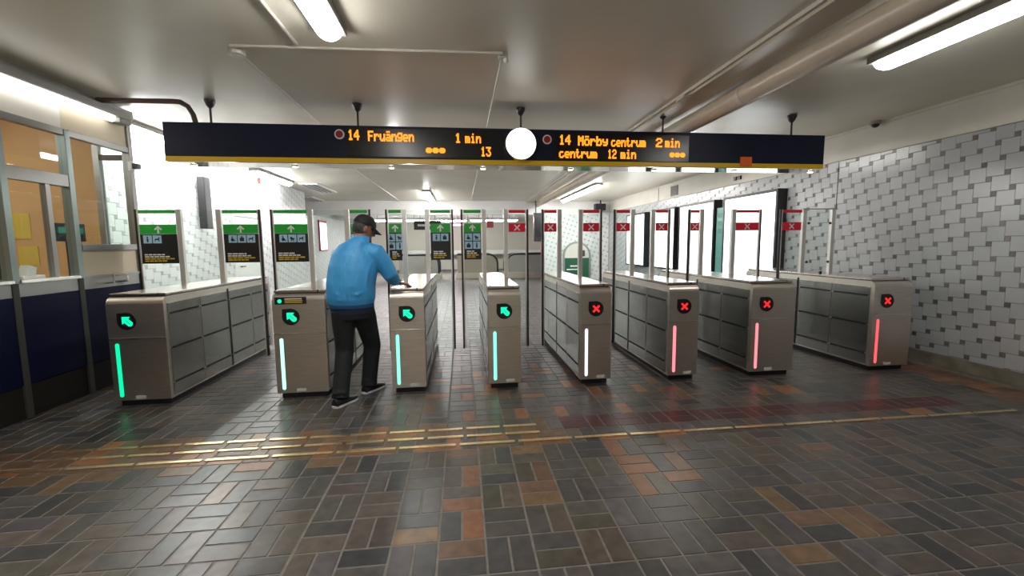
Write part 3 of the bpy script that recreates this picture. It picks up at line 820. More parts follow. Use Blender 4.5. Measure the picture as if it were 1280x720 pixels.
for y_, x_, nm in ((11.3, -3.72, 'nearer slatted air grille on the ceiling by the left wall corner'), (14.3, -4.8, 'farther slatted air grille on the ceiling by the left wall corner')):
    v_ = thing('air_grille', nm, 'vent', (x_, y_, ZC), 'ceiling air grilles')
    bx(-0.22, 0.22, 0, 1.7, -0.03, 0).build('frame', 'white_plaster', v_, bevel=0.004)
    for k in range(3): bx(-0.16 + k * 0.12, -0.12 + k * 0.12, 0.08, 1.62, -0.034, -0.0302).build('slat_gap', 'vent_dark', v_)

# ------------------------------------------------------------------ right wall fittings
def light_box(label, y0, y1, z0=0.75, z1=2.33, dep=0.16):
    t = thing('light_box', label, 'light box', (XR, y0, z0), 'advertising light boxes on the right wall')
    h = z1 - z0; l = y1 - y0
    bx(-dep, -0.006, 0, l, 0, h).build('case', 'black_plastic', t)
    f_ = 0.05
    for (a, b, c, d) in ((0, l, 0, f_), (0, l, h - f_, h), (0, f_, f_, h - f_), (l - f_, l, f_, h - f_)):
        bx(-dep - 0.02, -dep, a, b, c, d).build('frame_bar', 'black_plastic', t, bevel=0.003)
    bx(-dep - 0.008, -dep - 0.0005, f_, l - f_, f_, h - f_).build('lit_poster', 'lightbox', t)
    return t
light_box('nearest and largest glowing white light box on the right wall', 6.78, 8.30)
light_box('second glowing white light box on the right wall, behind the last red signs', 8.62, 10.1)
light_box('third glowing white light box on the right wall', 10.32, 11.5)
light_box('farthest glowing white light box on the right wall, by the far corner', 12.1, 13.5)
tp = thing('teal_reflection', 'narrow teal strip with green marks, a painted reflection between two light boxes', 'notice', (XR, 8.34, 0.80))  # reflection of a green exit sign in the gap, painted as a teal board
bx(-0.14, -0.006, 0, 0.24, 0, 1.35).build('board', 'teal_panel', tp, bevel=0.004)
for k in range(3): bx(-0.142, -0.1405, 0.04, 0.20, 0.82 + 0.16 * k, 0.92 + 0.16 * k).build('mark', 'teal_dark', tp)
vt = thing('wall_vent', 'dark square vent grille high on the right plaster band', 'vent', (XR - 0.012, 10.5, 2.64))
bx(-0.02, 0, 0, 0.36, 0, 0.25).build('frame', 'dark_metal', vt)
for k in range(4): bx(-0.026, -0.0201, 0.03, 0.33, 0.03 + k * 0.055, 0.06 + k * 0.055).build('slat', 'vent_dark', vt)
so = thing('wall_socket', 'small pair of black sockets on the plaster above the nearest light box', 'socket', (XR - 0.012, 8.0, 2.66))
for k in range(2): bx(-0.03, 0, k * 0.14, k * 0.14 + 0.08, 0, 0.07).build('socket', 'black_plastic', so, bevel=0.006)
cm = thing('dome_camera', 'small dark dome camera under the ceiling at the right wall', 'camera', (5.36, 5.2, ZC))
MB().tube([(0, 0, -0.035), (0, 0, 0)], [0.06, 0.065], 20).build('base', 'housing', cm, smooth='auto')
MB().ell((0, 0, -0.04), (0.045, 0.045, 0.04), nu=16, nv=8).build('dome', 'black_plastic', cm, smooth=True)
cm2 = thing('bullet_camera', 'black surveillance camera in the far right ceiling corner', 'camera', (5.0, 15.3, ZC))
bx(-0.02, 0.02, -0.02, 0.02, -0.12, 0).build('bracket', 'black_plastic', cm2)
bx(-0.22, 0.16, -0.12, 0.12, -0.36, -0.12).build('case', 'black_plastic', cm2, bevel=0.02)

# ------------------------------------------------------------------ far wall fittings
ar = thing('arched_kiosk_window', 'arched window with green lower panel in the far white tiled wall', 'window', (4.2, YF - 0.005, 0.2))
def arch(r, h, n=20):
    return [(-r, 0), (r, 0)] + [(r * math.cos(PI * k / n), h + r * 1.0 * math.sin(PI * k / n)) for k in range(n + 1)]
MB().prism(arch(0.52, 0.80), 'y', -0.06, 0).build('arch_frame', 'frame_grey', ar)
MB().prism(arch(0.45, 0.80), 'y', -0.064, -0.0605).build('upper_pane', 'booth_white', ar)
gp = bx(-0.45, 0.45, -0.07, -0.0645, 0.0, 0.72).build('green_panel', 'far_green', ar)
bx(-0.25, 0.02, -0.0715, -0.0702, 0.40, 0.45).build('text_line', 'print_white', gp); bx(-0.38, 0.12, -0.0715, -0.0702, 0.28, 0.32).build('text_line', 'print_white', gp)
bx(0.08, 0.30, -0.075, -0.0645, 0.78, 1.0).build('inner_screen', 'dark_metal', ar)
mo = thing('hanging_monitor', 'black monitor hanging at the right edge of the far opening', 'monitor', (2.62, 15.2, 2.98))
MB().tube([(0, 0, -0.45), (0, 0, 0)], 0.02, 8).build('pole', 'dark_metal', mo)
bx(-0.08, 0.22, -0.06, 0.06, -1.45, -0.45).build('case', 'black_plastic', mo, bevel=0.012)
bx(-0.03, 0.17, -0.064, -0.0605, -1.3, -0.6).build('screen', 'panel_black', mo)
hs = thing('hanging_direction_sign', 'small dark direction sign hanging in the far hall behind the third gate', 'sign', (-1.35, 18.0, 2.78))
for x_ in (-0.3, 0.3): MB().tube([(x_, 0, -0.35), (x_, 0, 0)], 0.01, 8).build('rod', 'dark_metal', hs)
hb = bx(-0.55, 0.55, -0.05, 0.05, -0.72, -0.35).build('board', 'sign_black', hs)
bx(-0.40, 0.25, -0.053, -0.0505, -0.58, -0.50).build('text_line', 'print_white', hb)
po = thing('wall_poster', 'small red and white poster on the pillar by the far opening', 'poster', (2.98, YF + 0.1, 0.9))
for k in range(2): bx(-0.012, 0.0, 0.05, 0.45, k * 0.4, k * 0.4 + 0.36).build('sheet', 'poster_red', po)
pb = bx(3.0, 3.05, YF, YF + 0.6, 0, 2.5).build('trim_1', 'white_plaster'); tag(pb, 'white edge of the far opening', 'trim', kind='structure')
pk = thing('pink_lamp', 'pink glowing bar lamp hanging in the far escalator hall', 'lamp', (0, 19.95, 2.78))
bx(-0.4, 0.4, -0.05, 0.05, -0.48, -0.40).build('bar', 'tube_pink', pk)
for x_ in (-0.3, 0.3): MB().tube([(x_, 0, -0.40), (x_, 0, 0)], 0.008, 8).build('rod', 'dark_metal', pk)
rb = thing('red_sign', 'small red square sign under the far tube lamps', 'sign', (1.3, 19.75, 2.78))
bx(-0.15, 0.15, -0.05, 0.05, -0.58, -0.28).build('board', 'poster_red', rb)
for x_ in (-0.1, 0.1): MB().tube([(x_, 0, -0.28), (x_, 0, 0)], 0.008, 8).build('rod', 'dark_metal', rb)
# escalators seen side-on
def escalator(label, x0, x1, y, roundl, side):
    t = thing('escalator', label, 'escalator', (x0, y, 0), 'escalators in the far hall')
    l = x1 - x0; h = 1.05; r = 0.42
    def prof(k0):
        p = [(0 if roundl else 0, 0.0)]
        out = []
        if roundl:
            out += [(k0, 0.22)]
            for k in range(9):
                a = PI - (PI / 2) * k / 8
                out.append((r + (r - k0) * math.cos(a), h - r + (r - k0) * math.sin(a)))
            out += [(l, h - k0), (l, 0.22)]
        else:
            out += [(0, 0.22), (0, h - k0)]
            for k in range(9):
                a = PI / 2 - (PI / 2) * k / 8
                out.append((l - r + (r - k0) * math.cos(a), h - r + (r - k0) * math.sin(a)))
            out += [(l - k0, 0.22)]
        return out
    for yy in (0.0, 1.1):
        b_ = MB().prism(prof(0.06), 'y', yy, yy + 0.06).build('balustrade', side, t, smooth='auto')
        pts = [(x, yy + 0.03, z) for x, z in prof(0.02)[(0 if roundl else 1):(-1 if roundl else None)]]
        MB().tube(pts, 0.04, 8).build('handrail', 'black_rubber', b_, smooth='auto')
        bx(-0.05, l + 0.05, yy - 0.06, yy + 0.12, 0, 0.24).build('skirt', 'steel', t)
    bx(0, l, 0.12, 1.04, 0.0, 0.10).build('landing_plate', 'steel_side', t)
    return t
escalator('steel-sided escalator with rounded end, right of the far opening', 1.85, 4.6, 18.2, True, 'escalator_steel')
escalator('beige-sided escalator with rounded end in the middle of the far opening', -0.2, 1.55, 18.6, False, 'escalator_beige')
escalator('grey-sided escalator with rounded ends seen behind the third gate', -2.6, -0.95, 18.4, False, 'escalator_steel')
lb = MB().box(-5.4, 7.6, 24.9, 25.7, 0.9, 1.12).build('white_ledge', 'white_plaster')
tag(lb, 'long white ledge along the end wall of the escalator hall', 'ledge')
ps = thing('lit_poster_case', 'pink-white glowing poster case on the far left passage wall', 'poster case', (-5.5, 17.6, 1.25))
bx(0.006, 0.06, 0, 0.9, 0, 1.2).build('case', 'poster_red', ps); bx(0.0605, 0.065, 0.05, 0.85, 0.05, 1.1).build('lit_poster', 'lightbox', ps)

# ------------------------------------------------------------------ left wall fittings
sp = thing('column_speaker', 'tall black column speaker on the bright left wall', 'speaker', (XL, 7.95, 1.75))
bx(0.05, 0.17, -0.09, 0.09, 0, 0.86).build('case', 'black_plastic', sp, bevel=0.015)
bx(0.004, 0.05, -0.03, 0.03, 0.2, 0.3).build('bracket', 'housing', sp); bx(0.004, 0.05, -0.03, 0.03, 0.6, 0.7).build('bracket', 'housing', sp)
it = thing('wall_intercom', 'small black intercom low on the bright left wall', 'intercom', (XL, 8.55, 1.40))
bx(0.004, 0.05, 0, 0.14, 0, 0.21).build('case', 'black_plastic', it, bevel=0.008)
bx(0.0505, 0.054, 0.03, 0.11, 0.12, 0.18).build('speaker_grille', 'dark_metal', it)
al = thing('fire_alarm', 'small round red alarm high on the left wall', 'alarm', (XL + 0.005, 10.25, 2.88))
MB().tube([(0, 0, 0), (0.05, 0, 0)], [0.07, 0.06], 16).build('body', 'red_plastic', al, smooth='auto')
MB().tube([(0.05, 0, 0), (0.06, 0, 0)], 0.025, 12).build('lens', 'black_plastic', al, smooth='auto')
dr = MB().box(XL + 0.004, XL + 0.03, 9.0, 9.05, 0.0, 2.1).box(XL + 0.004, XL + 0.03, 10.05, 10.1, 0.0, 2.1).box(XL + 0.004, XL + 0.03, 9.05, 10.05, 2.05, 2.1).build('door_1', 'white_plaster')
tag(dr, 'white door in the bright left wall', 'door', kind='structure')
bx(XL + 0.004, XL + 0.02, 9.05, 10.05, 0.0, 2.05).build('door_panel', 'white_plaster', dr)
MB().tube([(XL + 0.03, 9.15, 1.05), (XL + 0.07, 9.15, 1.05), (XL + 0.07, 9.27, 1.05)], 0.012, 8).build('door_handle', 'dark_metal', dr)
bx(XL + 0.021, XL + 0.023, 9.10, 9.25, 1.35, 1.55).build('door_sticker', 'print_blue', dr)

# ------------------------------------------------------------------ ticket booth
BXF = -3.70
bt = thing('ticket_booth', 'ticket booth with blue lower panels, grey frames and tan interior', 'booth', (BXF, 1.0, 0))
def BB(x0, x1, y0, y1, z0, z1): return bx(x0 - BXF, x1 - BXF, y0 - 1.0, y1 - 1.0, z0, z1)
PY = [1.9, 3.05, 4.03, 4.66, 5.46]
for i, y_ in enumerate(PY):
    zt = ZC - 0.02
    if i in (2, 3): zt = 2.55
    BB(BXF - 0.06, BXF + 0.02, y_ - 0.028, y_ + 0.028, 1.15, zt).build('post', 'frame_teal_lit' if i in (2, 3) else 'frame_grey', bt, bevel=0.004)  # teal light on the two middle posts is put into their colour
    BB(BXF - 0.06, BXF + 0.008, y_ - 0.028, y_ + 0.028, 0.0, 1.149).build('lower_post', 'frame_unlit', bt, bevel=0.004)  # unlit lower part of the same posts, painted dark
BB(BXF - 0.08, BXF - 0.01, 1.0, 5.46, 0.0, 0.285).build('base', 'booth_base', bt)
for a, b in zip(PY[:-1], PY[1:]):
    BB(BXF - 0.05, BXF + 0.004, a + 0.029, b - 0.029, 0.29, 1.035).build('blue_panel', 'booth_blue', bt, bevel=0.004)
    BB(BXF - 0.05, BXF + 0.0, a + 0.029, b - 0.029, 1.036, 1.15).build('grey_panel', 'frame_grey', bt)
    BB(BXF - 0.05, BXF + 0.012, a + 0.029, b - 0.029, 2.50, 2.56).build('top_rail', 'frame_grey', bt, bevel=0.003)
    fp = BB(BXF - 0.04, BXF + 0.0, a - (0.03 if b > 4 else -0.029), b - 0.031, 2.56, 2.87)
    fp.build('fascia_panel', 'booth_white' if b < 4.7 else 'booth_cream', bt)  # lamp light on the left bays painted in as white, end bay cream
BB(BXF - 0.10, BXF + 0.05, 1.0, 5.50, 2.87, ZC - 0.02).build('head_beam', 'frame_grey', bt, bevel=0.004)
# bays
for a, b in zip(PY[:3], PY[1:4]):
    BB(BXF - 0.05, BXF + 0.014, a + 0.029, b - 0.029, 2.02, 2.13).build('header_rail', 'frame_grey', bt, bevel=0.003)
    BB(BXF - 0.03, BXF - 0.02, a + 0.029, b - 0.029, 2.131, 2.499).build('upper_pane', 'booth_glass', bt)
    mid = a + (b - a) * 0.62
    BB(BXF - 0.045, BXF + 0.006, mid - 0.022, mid + 0.022, 1.181, 2.019).build('mullion', 'frame_grey', bt)
    BB(BXF - 0.03, BXF - 0.02, a + 0.029, mid - 0.023, 1.181, 2.019).build('lower_pane', 'booth_glass', bt)
    BB(BXF - 0.03, BXF - 0.02, mid + 0.023, b - 0.029, 1.181, 2.019).build('lower_pane', 'booth_glass', bt)
    BB(BXF - 0.25, BXF + 0.035, a + 0.029, b - 0.029, 1.151, 1.18).build('counter', 'steel_bright', bt, bevel=0.004)
a, b = PY[3], PY[4]
BB(BXF - 0.04, BXF - 0.004, a + 0.029, b - 0.029, 1.17, 1.42).build('cream_panel', 'booth_cream', bt)
BB(BXF - 0.06, BXF + 0.03, a + 0.029, b - 0.029, 1.42, 1.48).build('window_ledge', 'frame_grey', bt, bevel=0.004)
BB(BXF - 0.06, BXF + 0.02, a + 0.029, b - 0.029, 1.15, 1.17).build('grey_rail', 'frame_grey', bt)
BB(BXF - 0.03, BXF - 0.02, a + 0.029, b - 0.029, 1.481, 2.499).build('side_pane', 'booth_glass', bt)
# end wall and interior
BB(-4.06, -4.0, 5.43, 5.49, 0, ZC - 0.02).build('post', 'frame_grey', bt)
BB(-4.0, -3.76, 5.45, 5.47, 1.20, 2.42).build('end_pane', 'booth_glass', bt)
BB(-4.0, -3.76, 5.44, 5.48, 0, 1.20).build('end_panel', 'booth_cream', bt)
BB(-4.0, -3.76, 5.44, 5.48, 2.42, 2.48).build('end_rail', 'pipe_brown', bt)
BB(-4.0, -3.76, 5.45, 5.47, 2.48, ZC - 0.02).build('end_pane', 'booth_glass', bt)
BB(-6.4, -4.06, 5.43, 5.49, 0, ZC - 0.02).build('inner_end_wall', 'booth_tan', bt)
BB(-6.4, -6.3, 1.0, 5.43, 0, ZC - 0.02).build('inner_back_wall', 'booth_tan', bt)
BB(-6.4, -3.8, 0.9, 1.0, 0, ZC - 0.02).build('inner_near_wall', 'booth_tan', bt)
BB(-6.3, -3.8, 1.0, 5.43, 0.0, 0.02).build('inner_floor', 'booth_base', bt)
BB(-5.0, -3.96, 1.0, 5.40, 0.95, 0.99).build('desk', 'booth_cream', bt)
make_lamp('tube lamp inside the ticket booth, seen through the upper pane', -5.1, 3.0, 4.8, 2.9, 0.18, 'tube_booth', group='booth lamps')
# long lamp outside, under the booth's head beam
wlp = thing('booth_strip_lamp', 'long glowing tube lamp in a grey housing over the booth windows', 'lamp', (BXF + 0.06, 2.2, 2.80))
bx(-0.055, 0.075, 0, 3.16, 0.02, 0.10).build('housing', 'housing', wlp, bevel=0.02)
MB().tube([(0.02, 0.06, 0.005), (0.02, 0.10, 0.0), (0.02, 2.94, 0.0), (0.02, 2.98, 0.005)], [0.012, 0.04, 0.04, 0.012], 14).build('tube', 'tube_strip', wlp, smooth='auto')
bx(-0.045, 0.065, 2.99, 3.15, -0.03, 0.0199).build('end_cap', 'housing', wlp, bevel=0.012)
# booth contents
for i, (y_, z_, h_, w_, m_) in enumerate(((5.425, 1.55, 0.28, 0.20, 'paper_yellow'), (5.425, 1.25, 0.22, 0.2, 'paper_yellow'), (5.425, 1.62, 0.16, 0.12, 'print_white'))):
    x_ = (-4.95, -4.9, -4.40)[i]
    tag(bx(x_, x_ + w_, y_ - 0.003, y_ + 0.004, z_, z_ + h_).build('wall_notice', m_), ('upper yellow notice on the tan wall inside the booth', 'lower yellow notice on the tan wall inside the booth', 'white notice on the tan wall inside the booth')[i], 'notice', 'notices inside the booth')
mn = thing('booth_monitor', 'black monitor with green glow standing inside the booth window', 'monitor', (-3.92, 4.85, 0.99))
bx(-0.06, 0.06, -0.10, 0.10, 0, 0.02).build('foot', 'black_plastic', mn); bx(-0.015, 0.015, -0.02, 0.02, 0.02, 0.55).build('stand', 'black_plastic', mn)
bx(-0.03, 0.03, -0.17, 0.17, 0.52, 0.70).build('screen_case', 'black_plastic', mn, bevel=0.008); bx(0.0305, 0.033, -0.14, 0.14, 0.60, 0.66).build('screen', 'screen_green', mn)
ty = thing('coin_tray', 'white card terminal on the booth counter', 'card terminal', (-3.76, 4.22, 1.18))
bx(-0.05, 0.05, -0.10, 0.10, 0, 0.03).build('base', 'print_white', ty, bevel=0.008)
MB().prism([(-0.05, 0.031), (0.03, 0.031), (0.05, 0.10), (-0.02, 0.12)], 'x', -0.035, 0.035).build('head', 'print_white', ty)
bs = thing('desk_box', 'black box on the desk behind the booth counter', 'box', (-4.15, 4.35, 0.99))
bx(-0.1, 0.1, -0.12, 0.12, 0, 0.38).build('case', 'black_plastic', bs, bevel=0.02); bx(-0.05, 0.05, -0.06, 0.06, 0.381, 0.40).build('lid', 'dark_metal', bs)
rf = thing('red_folder', 'red folder standing on the desk inside the booth', 'folder', (-4.5, 4.25, 0.99))
bx(-0.03, 0.03, -0.12, 0.12, 0, 0.32).build('cover', 'red_plastic', rf); bx(-0.022, 0.022, -0.1225, -0.1205, 0.1, 0.2).build('spine_label', 'print_white', rf)
hd = tag(MB().tube([(-3.69, 4.93, 1.08), (-3.60, 4.93, 1.09), (-3.60, 4.93, 1.16), (-3.60, 5.12, 1.16), (-3.60, 5.12, 1.09), (-3.69, 5.12, 1.08)], 0.012, 8).build('grab_handle', 'steel_bright', smooth='auto'), 'bent steel handle on the grey band under the booth window', 'handle')
bc = thing('booth_camera', 'small black and white camera on the booth corner post', 'camera', (BXF + 0.02, 5.42, 2.30))
bx(0, 0.04, -0.03, 0.03, 0, 0.10).build('bracket', 'print_white', bc, bevel=0.006); bx(0.041, 0.10, -0.03, 0.03, 0.02, 0.08).build('case', 'black_plastic', bc, bevel=0.008)

# ------------------------------------------------------------------ the man
def remesh(mb, voxel, smooth_it, name, matname, decimate=None):
    me = bpy.data.meshes.new('tmp'); me.from_pydata(mb.v, [], mb.f); me.update()
    bm = bmesh.new(); bm.from_mesh(me); bmesh.ops.recalc_face_normals(bm, faces=bm.faces); bm.to_mesh(me); bm.free()
    o = bpy.data.objects.new('tmp', me); C.objects.link(o)
    r = o.modifiers.new('r', 'REMESH'); r.mode = 'VOXEL'; r.voxel_size = voxel
    if smooth_it:
        s_ = o.modifiers.new('s', 'SMOOTH'); s_.factor = 0.5; s_.iterations = smooth_it
    dg = bpy.context.evaluated_depsgraph_get(); dg.update()
    out = bpy.data.meshes.new_from_object(o.evaluated_get(dg)); out.name = name
    bpy.data.objects.remove(o); bpy.data.meshes.remove(me)
    out.materials.clear(); out.materials.append(M[matname])
    out.polygons.foreach_set('use_smooth', [True] * len(out.polygons))
    return out
PO = Vector((-1.0, 4.06, 0.0))
def V(x, y, z): return Vector((x, y, z)) - PO
# joints (world)
Lh, Rh = V(-1.085, 4.05, 0.88), V(-0.925, 4.08, 0.88)
Lk, Rk = V(-1.095, 4.075, 0.48), V(-0.885, 4.26, 0.48)
La, Ra = V(-1.115, 3.935, 0.095), V(-0.935, 4.285, 0.095)
Ls, Rs = V(-1.105, 4.13, 1.355), V(-0.785, 4.085, 1.385)
Le, Lw = V(-1.125, 4.25, 1.12), V(-1.04, 4.42, 1.08)
Re, Rw = V(-0.665, 4.12, 1.170), V(-0.635, 4.262, 1.083)
NK, HD = V(-0.925, 4.10, 1.48), V(-0.895, 4.155, 1.60)
hrot = Matrix.Rotation(math.radians(-58), 3, 'Z') @ Matrix.Rotation(math.radians(-22), 3, 'X')
def H(x, y, z): return HD + hrot @ Vector((x, y, z))
bm_ = MB()
bm_.ell(HD, (0.076, 0.094, 0.112), hrot, 24, 16)
bm_.ell(H(0, 0.025, -0.055), (0.058, 0.070, 0.066), hrot, 20, 12)
bm_.tube([H(0, 0.088, 0.022), H(0, 0.108, -0.012), H(0, 0.112, -0.026), H(0, 0.09, -0.034)], [0.010, 0.014, 0.016, 0.010], 8)     # nose
bm_.ell(H(0, 0.080, 0.030), (0.045, 0.018, 0.012), hrot, 12, 8)                  # brow
bm_.ell(H(0, 0.087, -0.060), (0.026, 0.012, 0.009), hrot, 12, 8)                 # mouth
bm_.ell(H(0, 0.080, -0.092), (0.024, 0.020, 0.016), hrot, 12, 8)                 # chin
for s_ in (-1, 1): bm_.ell(H(s_ * 0.077, -0.008, -0.012), (0.012, 0.022, 0.033), hrot, 12, 8)   # ears
bm_.tube([NK + Vector((-0.01, -0.02, -0.06)), NK, HD + Vector((0, 0.0, -0.03))], [0.065, 0.058, 0.055], 14)
bm_.tube([V(-1.0, 4.07, 0.86), V(-1.0, 4.06, 1.05), V(-0.975, 4.08, 1.25), V(-0.95, 4.1, 1.40), NK], [(0.15, 0.10), (0.15, 0.11), (0.165, 0.11), (0.13, 0.085), 0.06], 18)
for a_, b_, c_ in ((Ls, Le, Lw), (Rs, Re, Rw)):
    bm_.tube([a_, (a_ + b_) / 2, b_, (b_ + c_) / 2, c_], [0.050, 0.046, 0.040, 0.036, 0.027], 12)
for a_, b_, c_ in ((Lh, Lk, La), (Rh, Rk, Ra)):
    bm_.tube([a_, (a_ + b_) / 2, b_, (b_ * 0.6 + c_ * 0.4), c_], [0.080, 0.070, 0.052, 0.052, 0.036], 12)
def hand(wr, fwd, up, thumb_side):
    """palm from the wrist along fwd; up = back of the hand"""
    f = fwd.normalized(); u = (up - f * up.dot(f)).normalized(); s = f.cross(u).normalized()
    R3 = Matrix((s, f, u)).transposed()
    P = lambda a, b, c: wr + s * a + f * b + u * c
    bm_.tube([wr - f * 0.01, P(0, 0.02, 0)], [0.027, 0.028], 10)
    bm_.ell(P(0, 0.05, 0), (0.041, 0.055, 0.016), R3, 14, 10)
    for k, (a, ln) in enumerate(((-0.030, 0.062), (-0.010, 0.075), (0.011, 0.080), (0.032, 0.070))):
        a *= -thumb_side
        bm_.tube([P(a * 0.9, 0.075, 0), P(a, 0.10, 0.004), P(a * 1.08, 0.10 + ln * 0.55, -0.004), P(a * 1.08, 0.10 + ln * 0.95, -0.020)],
                 [0.0105, 0.0098, 0.0090, 0.0072], 8)
    bm_.tube([P(thumb_side * 0.022, 0.025, -0.004), P(thumb_side * 0.048, 0.045, -0.008), P(thumb_side * 0.058, 0.075, -0.012), P(thumb_side * 0.052, 0.098, -0.014)],
             [0.014, 0.0125, 0.0105, 0.008], 8)
hand(Rw, Vector((0.75, 0.62, -0.22)), Vector((0, 0, 1)), -1)
hand(Lw, Vector((0.6, 0.75, -0.2)), Vector((-0.3, 0, 1)), 1)
person = link('person', remesh(bm_, 0.0055, 3, 'person', 'skin'), None, PO)
tag(person, 'man in blue jacket, black cap and dark trousers walking through a gate', 'person')
# jacket
jk = MB()
jk.tube([V(-1.01, 4.055, 0.905), V(-1.01, 4.05, 0.97), V(-1.005, 4.045, 1.08), V(-0.985, 4.06, 1.22), V(-0.965, 4.08, 1.33), V(-0.945, 4.09, 1.405), V(-0.93, 4.10, 1.455), V(-0.915, 4.10, 1.495)],
        [(0.195, 0.135), (0.215, 0.155), (0.215, 0.160), (0.215, 0.155), (0.205, 0.135), (0.165, 0.105), (0.105, 0.085), (0.078, 0.078)], 28)
jk.tube([V(-1.10, 4.11, 1.385), Ls + Vector((0, 0, -0.01)), (Ls * 0.5 + Le * 0.5) + Vector((-0.008, 0, 0)), Le, (Le + Lw) / 2 + Vector((0, 0, 0)), Lw * 0.95 + Le * 0.05],
        [0.080, 0.082, 0.072, 0.064, 0.058, 0.045], 16)
jk.tube([V(-0.85, 4.09, 1.385), Rs + Vector((0, 0, -0.015)), (Rs * 0.5 + Re * 0.5) + Vector((0.008, 0, 0)), Re, (Re * 0.45 + Rw * 0.55), Rw * 0.93 + Re * 0.07],
        [0.090, 0.094, 0.080, 0.072, 0.062, 0.046], 16)
for a_, b_, r_ in ((Re, Rw, 0.011), (Rs, Re, 0.012)):       # sleeve folds
    for q in (0.25, 0.5, 0.8):
        c_ = a_ * (1 - q) + b_ * q
        ax = (b_ - a_).normalized(); rr = 0.070 if a_ is Re else 0.082
        sd_ = ax.cross(Vector((0, -1, 0.3))).normalized()
        jk.tube([c_ + sd_ * rr * 0.8, c_ + Vector((0, -1, 0)) * rr * 0.8 + ax * 0.02, c_ - sd_ * rr * 0.8 + ax * 0.03], r_, 6)
for (p0, p1, p2) in ((V(-0.80, 4.00, 1.30), V(-0.835, 3.95, 1.20), V(-0.845, 3.93, 1.08)), (V(-1.19, 3.99, 0.985), V(-1.08, 3.905, 0.965), V(-0.93, 3.91, 0.97)),
                     (V(-1.17, 3.98, 1.04), V(-1.10, 3.905, 1.015), V(-1.02, 3.90, 1.02)), (V(-0.86, 3.93, 1.03), V(-0.92, 3.90, 1.01), V(-0.99, 3.895, 1.02))):
    jk.tube([p0, p1, p2], [0.006, 0.011, 0.006], 6)
jo = link('jacket', remesh(jk, 0.009, 11, 'jacket', 'jacket'), person)
# collar, hem, cuff
cl = MB()
rings = []
for k in range(25):
    t = 2 * PI * k / 24
    ca, sa = math.cos(t), math.sin(t)
    back = 0.5 - 0.5 * sa
    rings.append((NK + Vector((0.082 * ca, 0.078 * sa + 0.005, -0.015)), NK + Vector((0.075 * ca + 0.01, 0.072 * sa + 0.015, 0.035 + 0.015 * back)), NK + Vector((0.065 * ca + 0.01, 0.062 * sa + 0.015, 0.03 + 0.015 * back))))
vs = [p for r in rings for p in r]
fs = []
for k in range(24):
    for q in range(2): fs.append((k * 3 + q, (k + 1) * 3 + q, (k + 1) * 3 + q + 1, k * 3 + q + 1))
cl.add(vs, fs).build('collar', 'jacket', jo, smooth=True)
MB().tube([V(-1.01, 4.055, 0.880), V(-1.01, 4.055, 0.895), V(-1.01, 4.053, 0.925)], [(0.188, 0.130), (0.196, 0.138), (0.200, 0.142)], 28).build('hem', 'jacket_dark', jo, smooth='auto')
ax = (Rw - Re).normalized()
MB().tube([Rw - ax * 0.045, Rw - ax * 0.005], [0.044, 0.038], 16).build('cuff', 'jacket_dark', jo, smooth='auto')
ax = (Lw - Le).normalized()
MB().tube([Lw - ax * 0.045, Lw - ax * 0.005], [0.044, 0.038], 16).build('cuff', 'jacket_dark', jo, smooth='auto')
MB().tube([V(-1.008, 4.06, 0.835), V(-1.01, 4.057, 0.885)], [(0.184, 0.128), (0.186, 0.130)], 28).build('shirt_tail', 'shirt_navy', person, smooth='auto')
# trousers
tr_ = MB()
tr_.tube([V(-1.005, 4.065, 0.78), V(-1.005, 4.06, 0.86), V(-1.008, 4.058, 0.90)], [(0.165, 0.122), (0.180, 0.125), (0.178, 0.122)], 24)
for a_, b_, c_ in ((Lh, Lk, La), (Rh, Rk, Ra)):
    tr_.tube([a_ + Vector((0, 0, -0.02)), a_ * 0.72 + b_ * 0.28, a_ * 0.4 + b_ * 0.6, b_, b_ * 0.55 + c_ * 0.45, c_ * 0.88 + b_ * 0.12, c_ + Vector((0, -0.005, -0.022))],
             [0.108, 0.105, 0.092, 0.082, 0.076, 0.074, 0.078], 18)
    tr_.tube([c_ + Vector((-0.06, -0.05, 0.03)), c_ + Vector((0.0, -0.075, 0.05)), c_ + Vector((0.06, -0.05, 0.04))], 0.012, 6)
    tr_.tube([b_ + Vector((-0.06, -0.05, 0.0)), b_ + Vector((0.0, -0.08, 0.02)), b_ + Vector((0.06, -0.05, 0.05))], 0.012, 6)
link('trousers', remesh(tr_, 0.010, 4, 'trousers', 'trousers'), person)
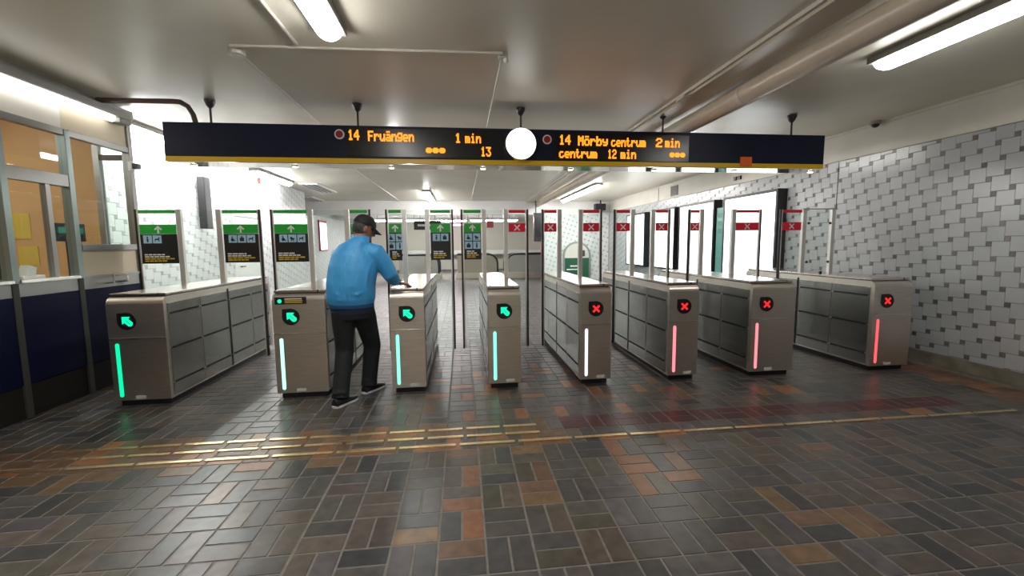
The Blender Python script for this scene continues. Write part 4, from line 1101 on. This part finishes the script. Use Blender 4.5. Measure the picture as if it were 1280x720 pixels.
# shoes
def shoe(an, yaw):
    R3 = Matrix.Rotation(yaw, 3, 'Z')
    base = Vector((an.x, an.y, 0))
    up = MB()
    def Q(x, y, z): return base + R3 @ Vector((x, y, z))
    prof = [(-0.075, 0.030, 0.085), (-0.06, 0.038, 0.095), (0.0, 0.042, 0.100), (0.06, 0.045, 0.078), (0.12, 0.048, 0.058), (0.17, 0.042, 0.045), (0.195, 0.022, 0.035)]
    n = 12; vs = []; fs = []
    for (y, hw, h) in prof:
        for k in range(n):
            t = PI * k / (n - 1)
            vs.append(Q(hw * math.cos(t), y, 0.022 + (h - 0.022) * math.sin(t) ** 0.8))
    for i in range(len(prof) - 1):
        for k in range(n - 1): fs.append((i * n + k, i * n + k + 1, (i + 1) * n + k + 1, (i + 1) * n + k))
        fs.append((i * n, (i + 1) * n, (i + 1) * n + n - 1, i * n + n - 1))
    fs.append(tuple(range(n))); fs.append(tuple((len(prof) - 1) * n + k for k in range(n - 1, -1, -1)))
    so_ = up.add(vs, fs).build('shoe', 'shoe', person, smooth='auto')
    out = [(-0.085, 0.0), (-0.078, 0.028), (-0.05, 0.042), (0.0, 0.045), (0.07, 0.050), (0.13, 0.051), (0.18, 0.040), (0.205, 0.0)]
    poly = [(hw, y) for y, hw in out] + [(-hw, y) for y, hw in out[-2:0:-1]]
    P2 = [Q(x, y, 0) for x, y in poly]
    MB().prism([(p.x, p.y) for p in P2], 'z', 0.002, 0.024).build('sole', 'sole', so_, bevel=0.004)
    MB().tube([Q(-0.03, 0.06, 0.085), Q(0, 0.065, 0.094), Q(0.03, 0.06, 0.085)], 0.005, 6).build('lace', 'dark_metal', so_)
shoe(La, math.radians(-30)); shoe(Ra, math.radians(-34))
# hair and cap
hm = MB()
hm.ell(H(0, -0.012, -0.004), (0.083, 0.094, 0.092), hrot, 24, 16)
hme = hm.mesh('hair', 'hair', smooth=True)
bmh = bmesh.new(); bmh.from_mesh(hme)
inv = hrot.transposed()
dele = []
for v in bmh.verts:
    l = inv @ (v.co - HD)
    if l.z < -0.072 or (l.y > 0.028 and l.z < 0.03) or (l.y > 0.0 and l.z < -0.03): dele.append(v)
bmesh.ops.delete(bmh, geom=dele, context='VERTS'); bmh.to_mesh(hme); bmh.free()
link('hair', hme, person)
cp = MB()
nu, nv = 28, 9
vs = []; fs = []
for j in range(nv + 1):
    ph = (PI / 2) * j / nv
    for i in range(nu):
        t = 2 * PI * i / nu
        vs.append(H(0.090 * math.sin(ph) ** 0.8 * math.cos(t), 0.106 * math.sin(ph) ** 0.8 * math.sin(t) - 0.002, 0.030 + 0.098 * math.cos(ph)))
for j in range(nv):
    for i in range(nu): fs.append((j * nu + i, (j + 1) * nu + i, (j + 1) * nu + (i + 1) % nu, j * nu + (i + 1) % nu))
cap = cp.add(vs, fs).build('cap', 'cap_black', person, smooth=True)
MB().ell(H(0, -0.002, 0.130), (0.009, 0.009, 0.005), hrot, 10, 6).build('cap_button', 'cap_black', cap, smooth=True)
vs = []; fs = []
nb = 14
for layer in (0, 1):
    for r_ in (0, 1):
        for k in range(nb + 1):
            t = math.radians(25) + math.radians(130) * k / nb
            ln = 0.0 if r_ == 0 else 0.075 * math.sin(PI * k / nb) ** 0.6
            vs.append(H(0.088 * math.cos(t), 0.100 * math.sin(t) + ln, 0.034 - 0.010 * r_ - 0.012 * (math.cos(t)) ** 2 * r_ * 2 - layer * 0.004 - ln * 0.22))
q = nb + 1
for k in range(nb):
    fs.append((k, k + 1, q + k + 1, q + k)); fs.append((2 * q + k, 3 * q + k, 3 * q + k + 1, 2 * q + k + 1))
    fs.append((q + k, q + k + 1, 3 * q + k + 1, 3 * q + k)); fs.append((k, 2 * q + k, 2 * q + k + 1, k + 1))
MB().add(vs, fs).build('cap_brim', 'cap_black', cap, smooth='auto')
for s_ in (-1, 1):
    MB().ell(H(s_ * 0.032, 0.083, 0.008), (0.012, 0.008, 0.008), hrot, 10, 6).build('eye', 'eye', person, smooth=True)
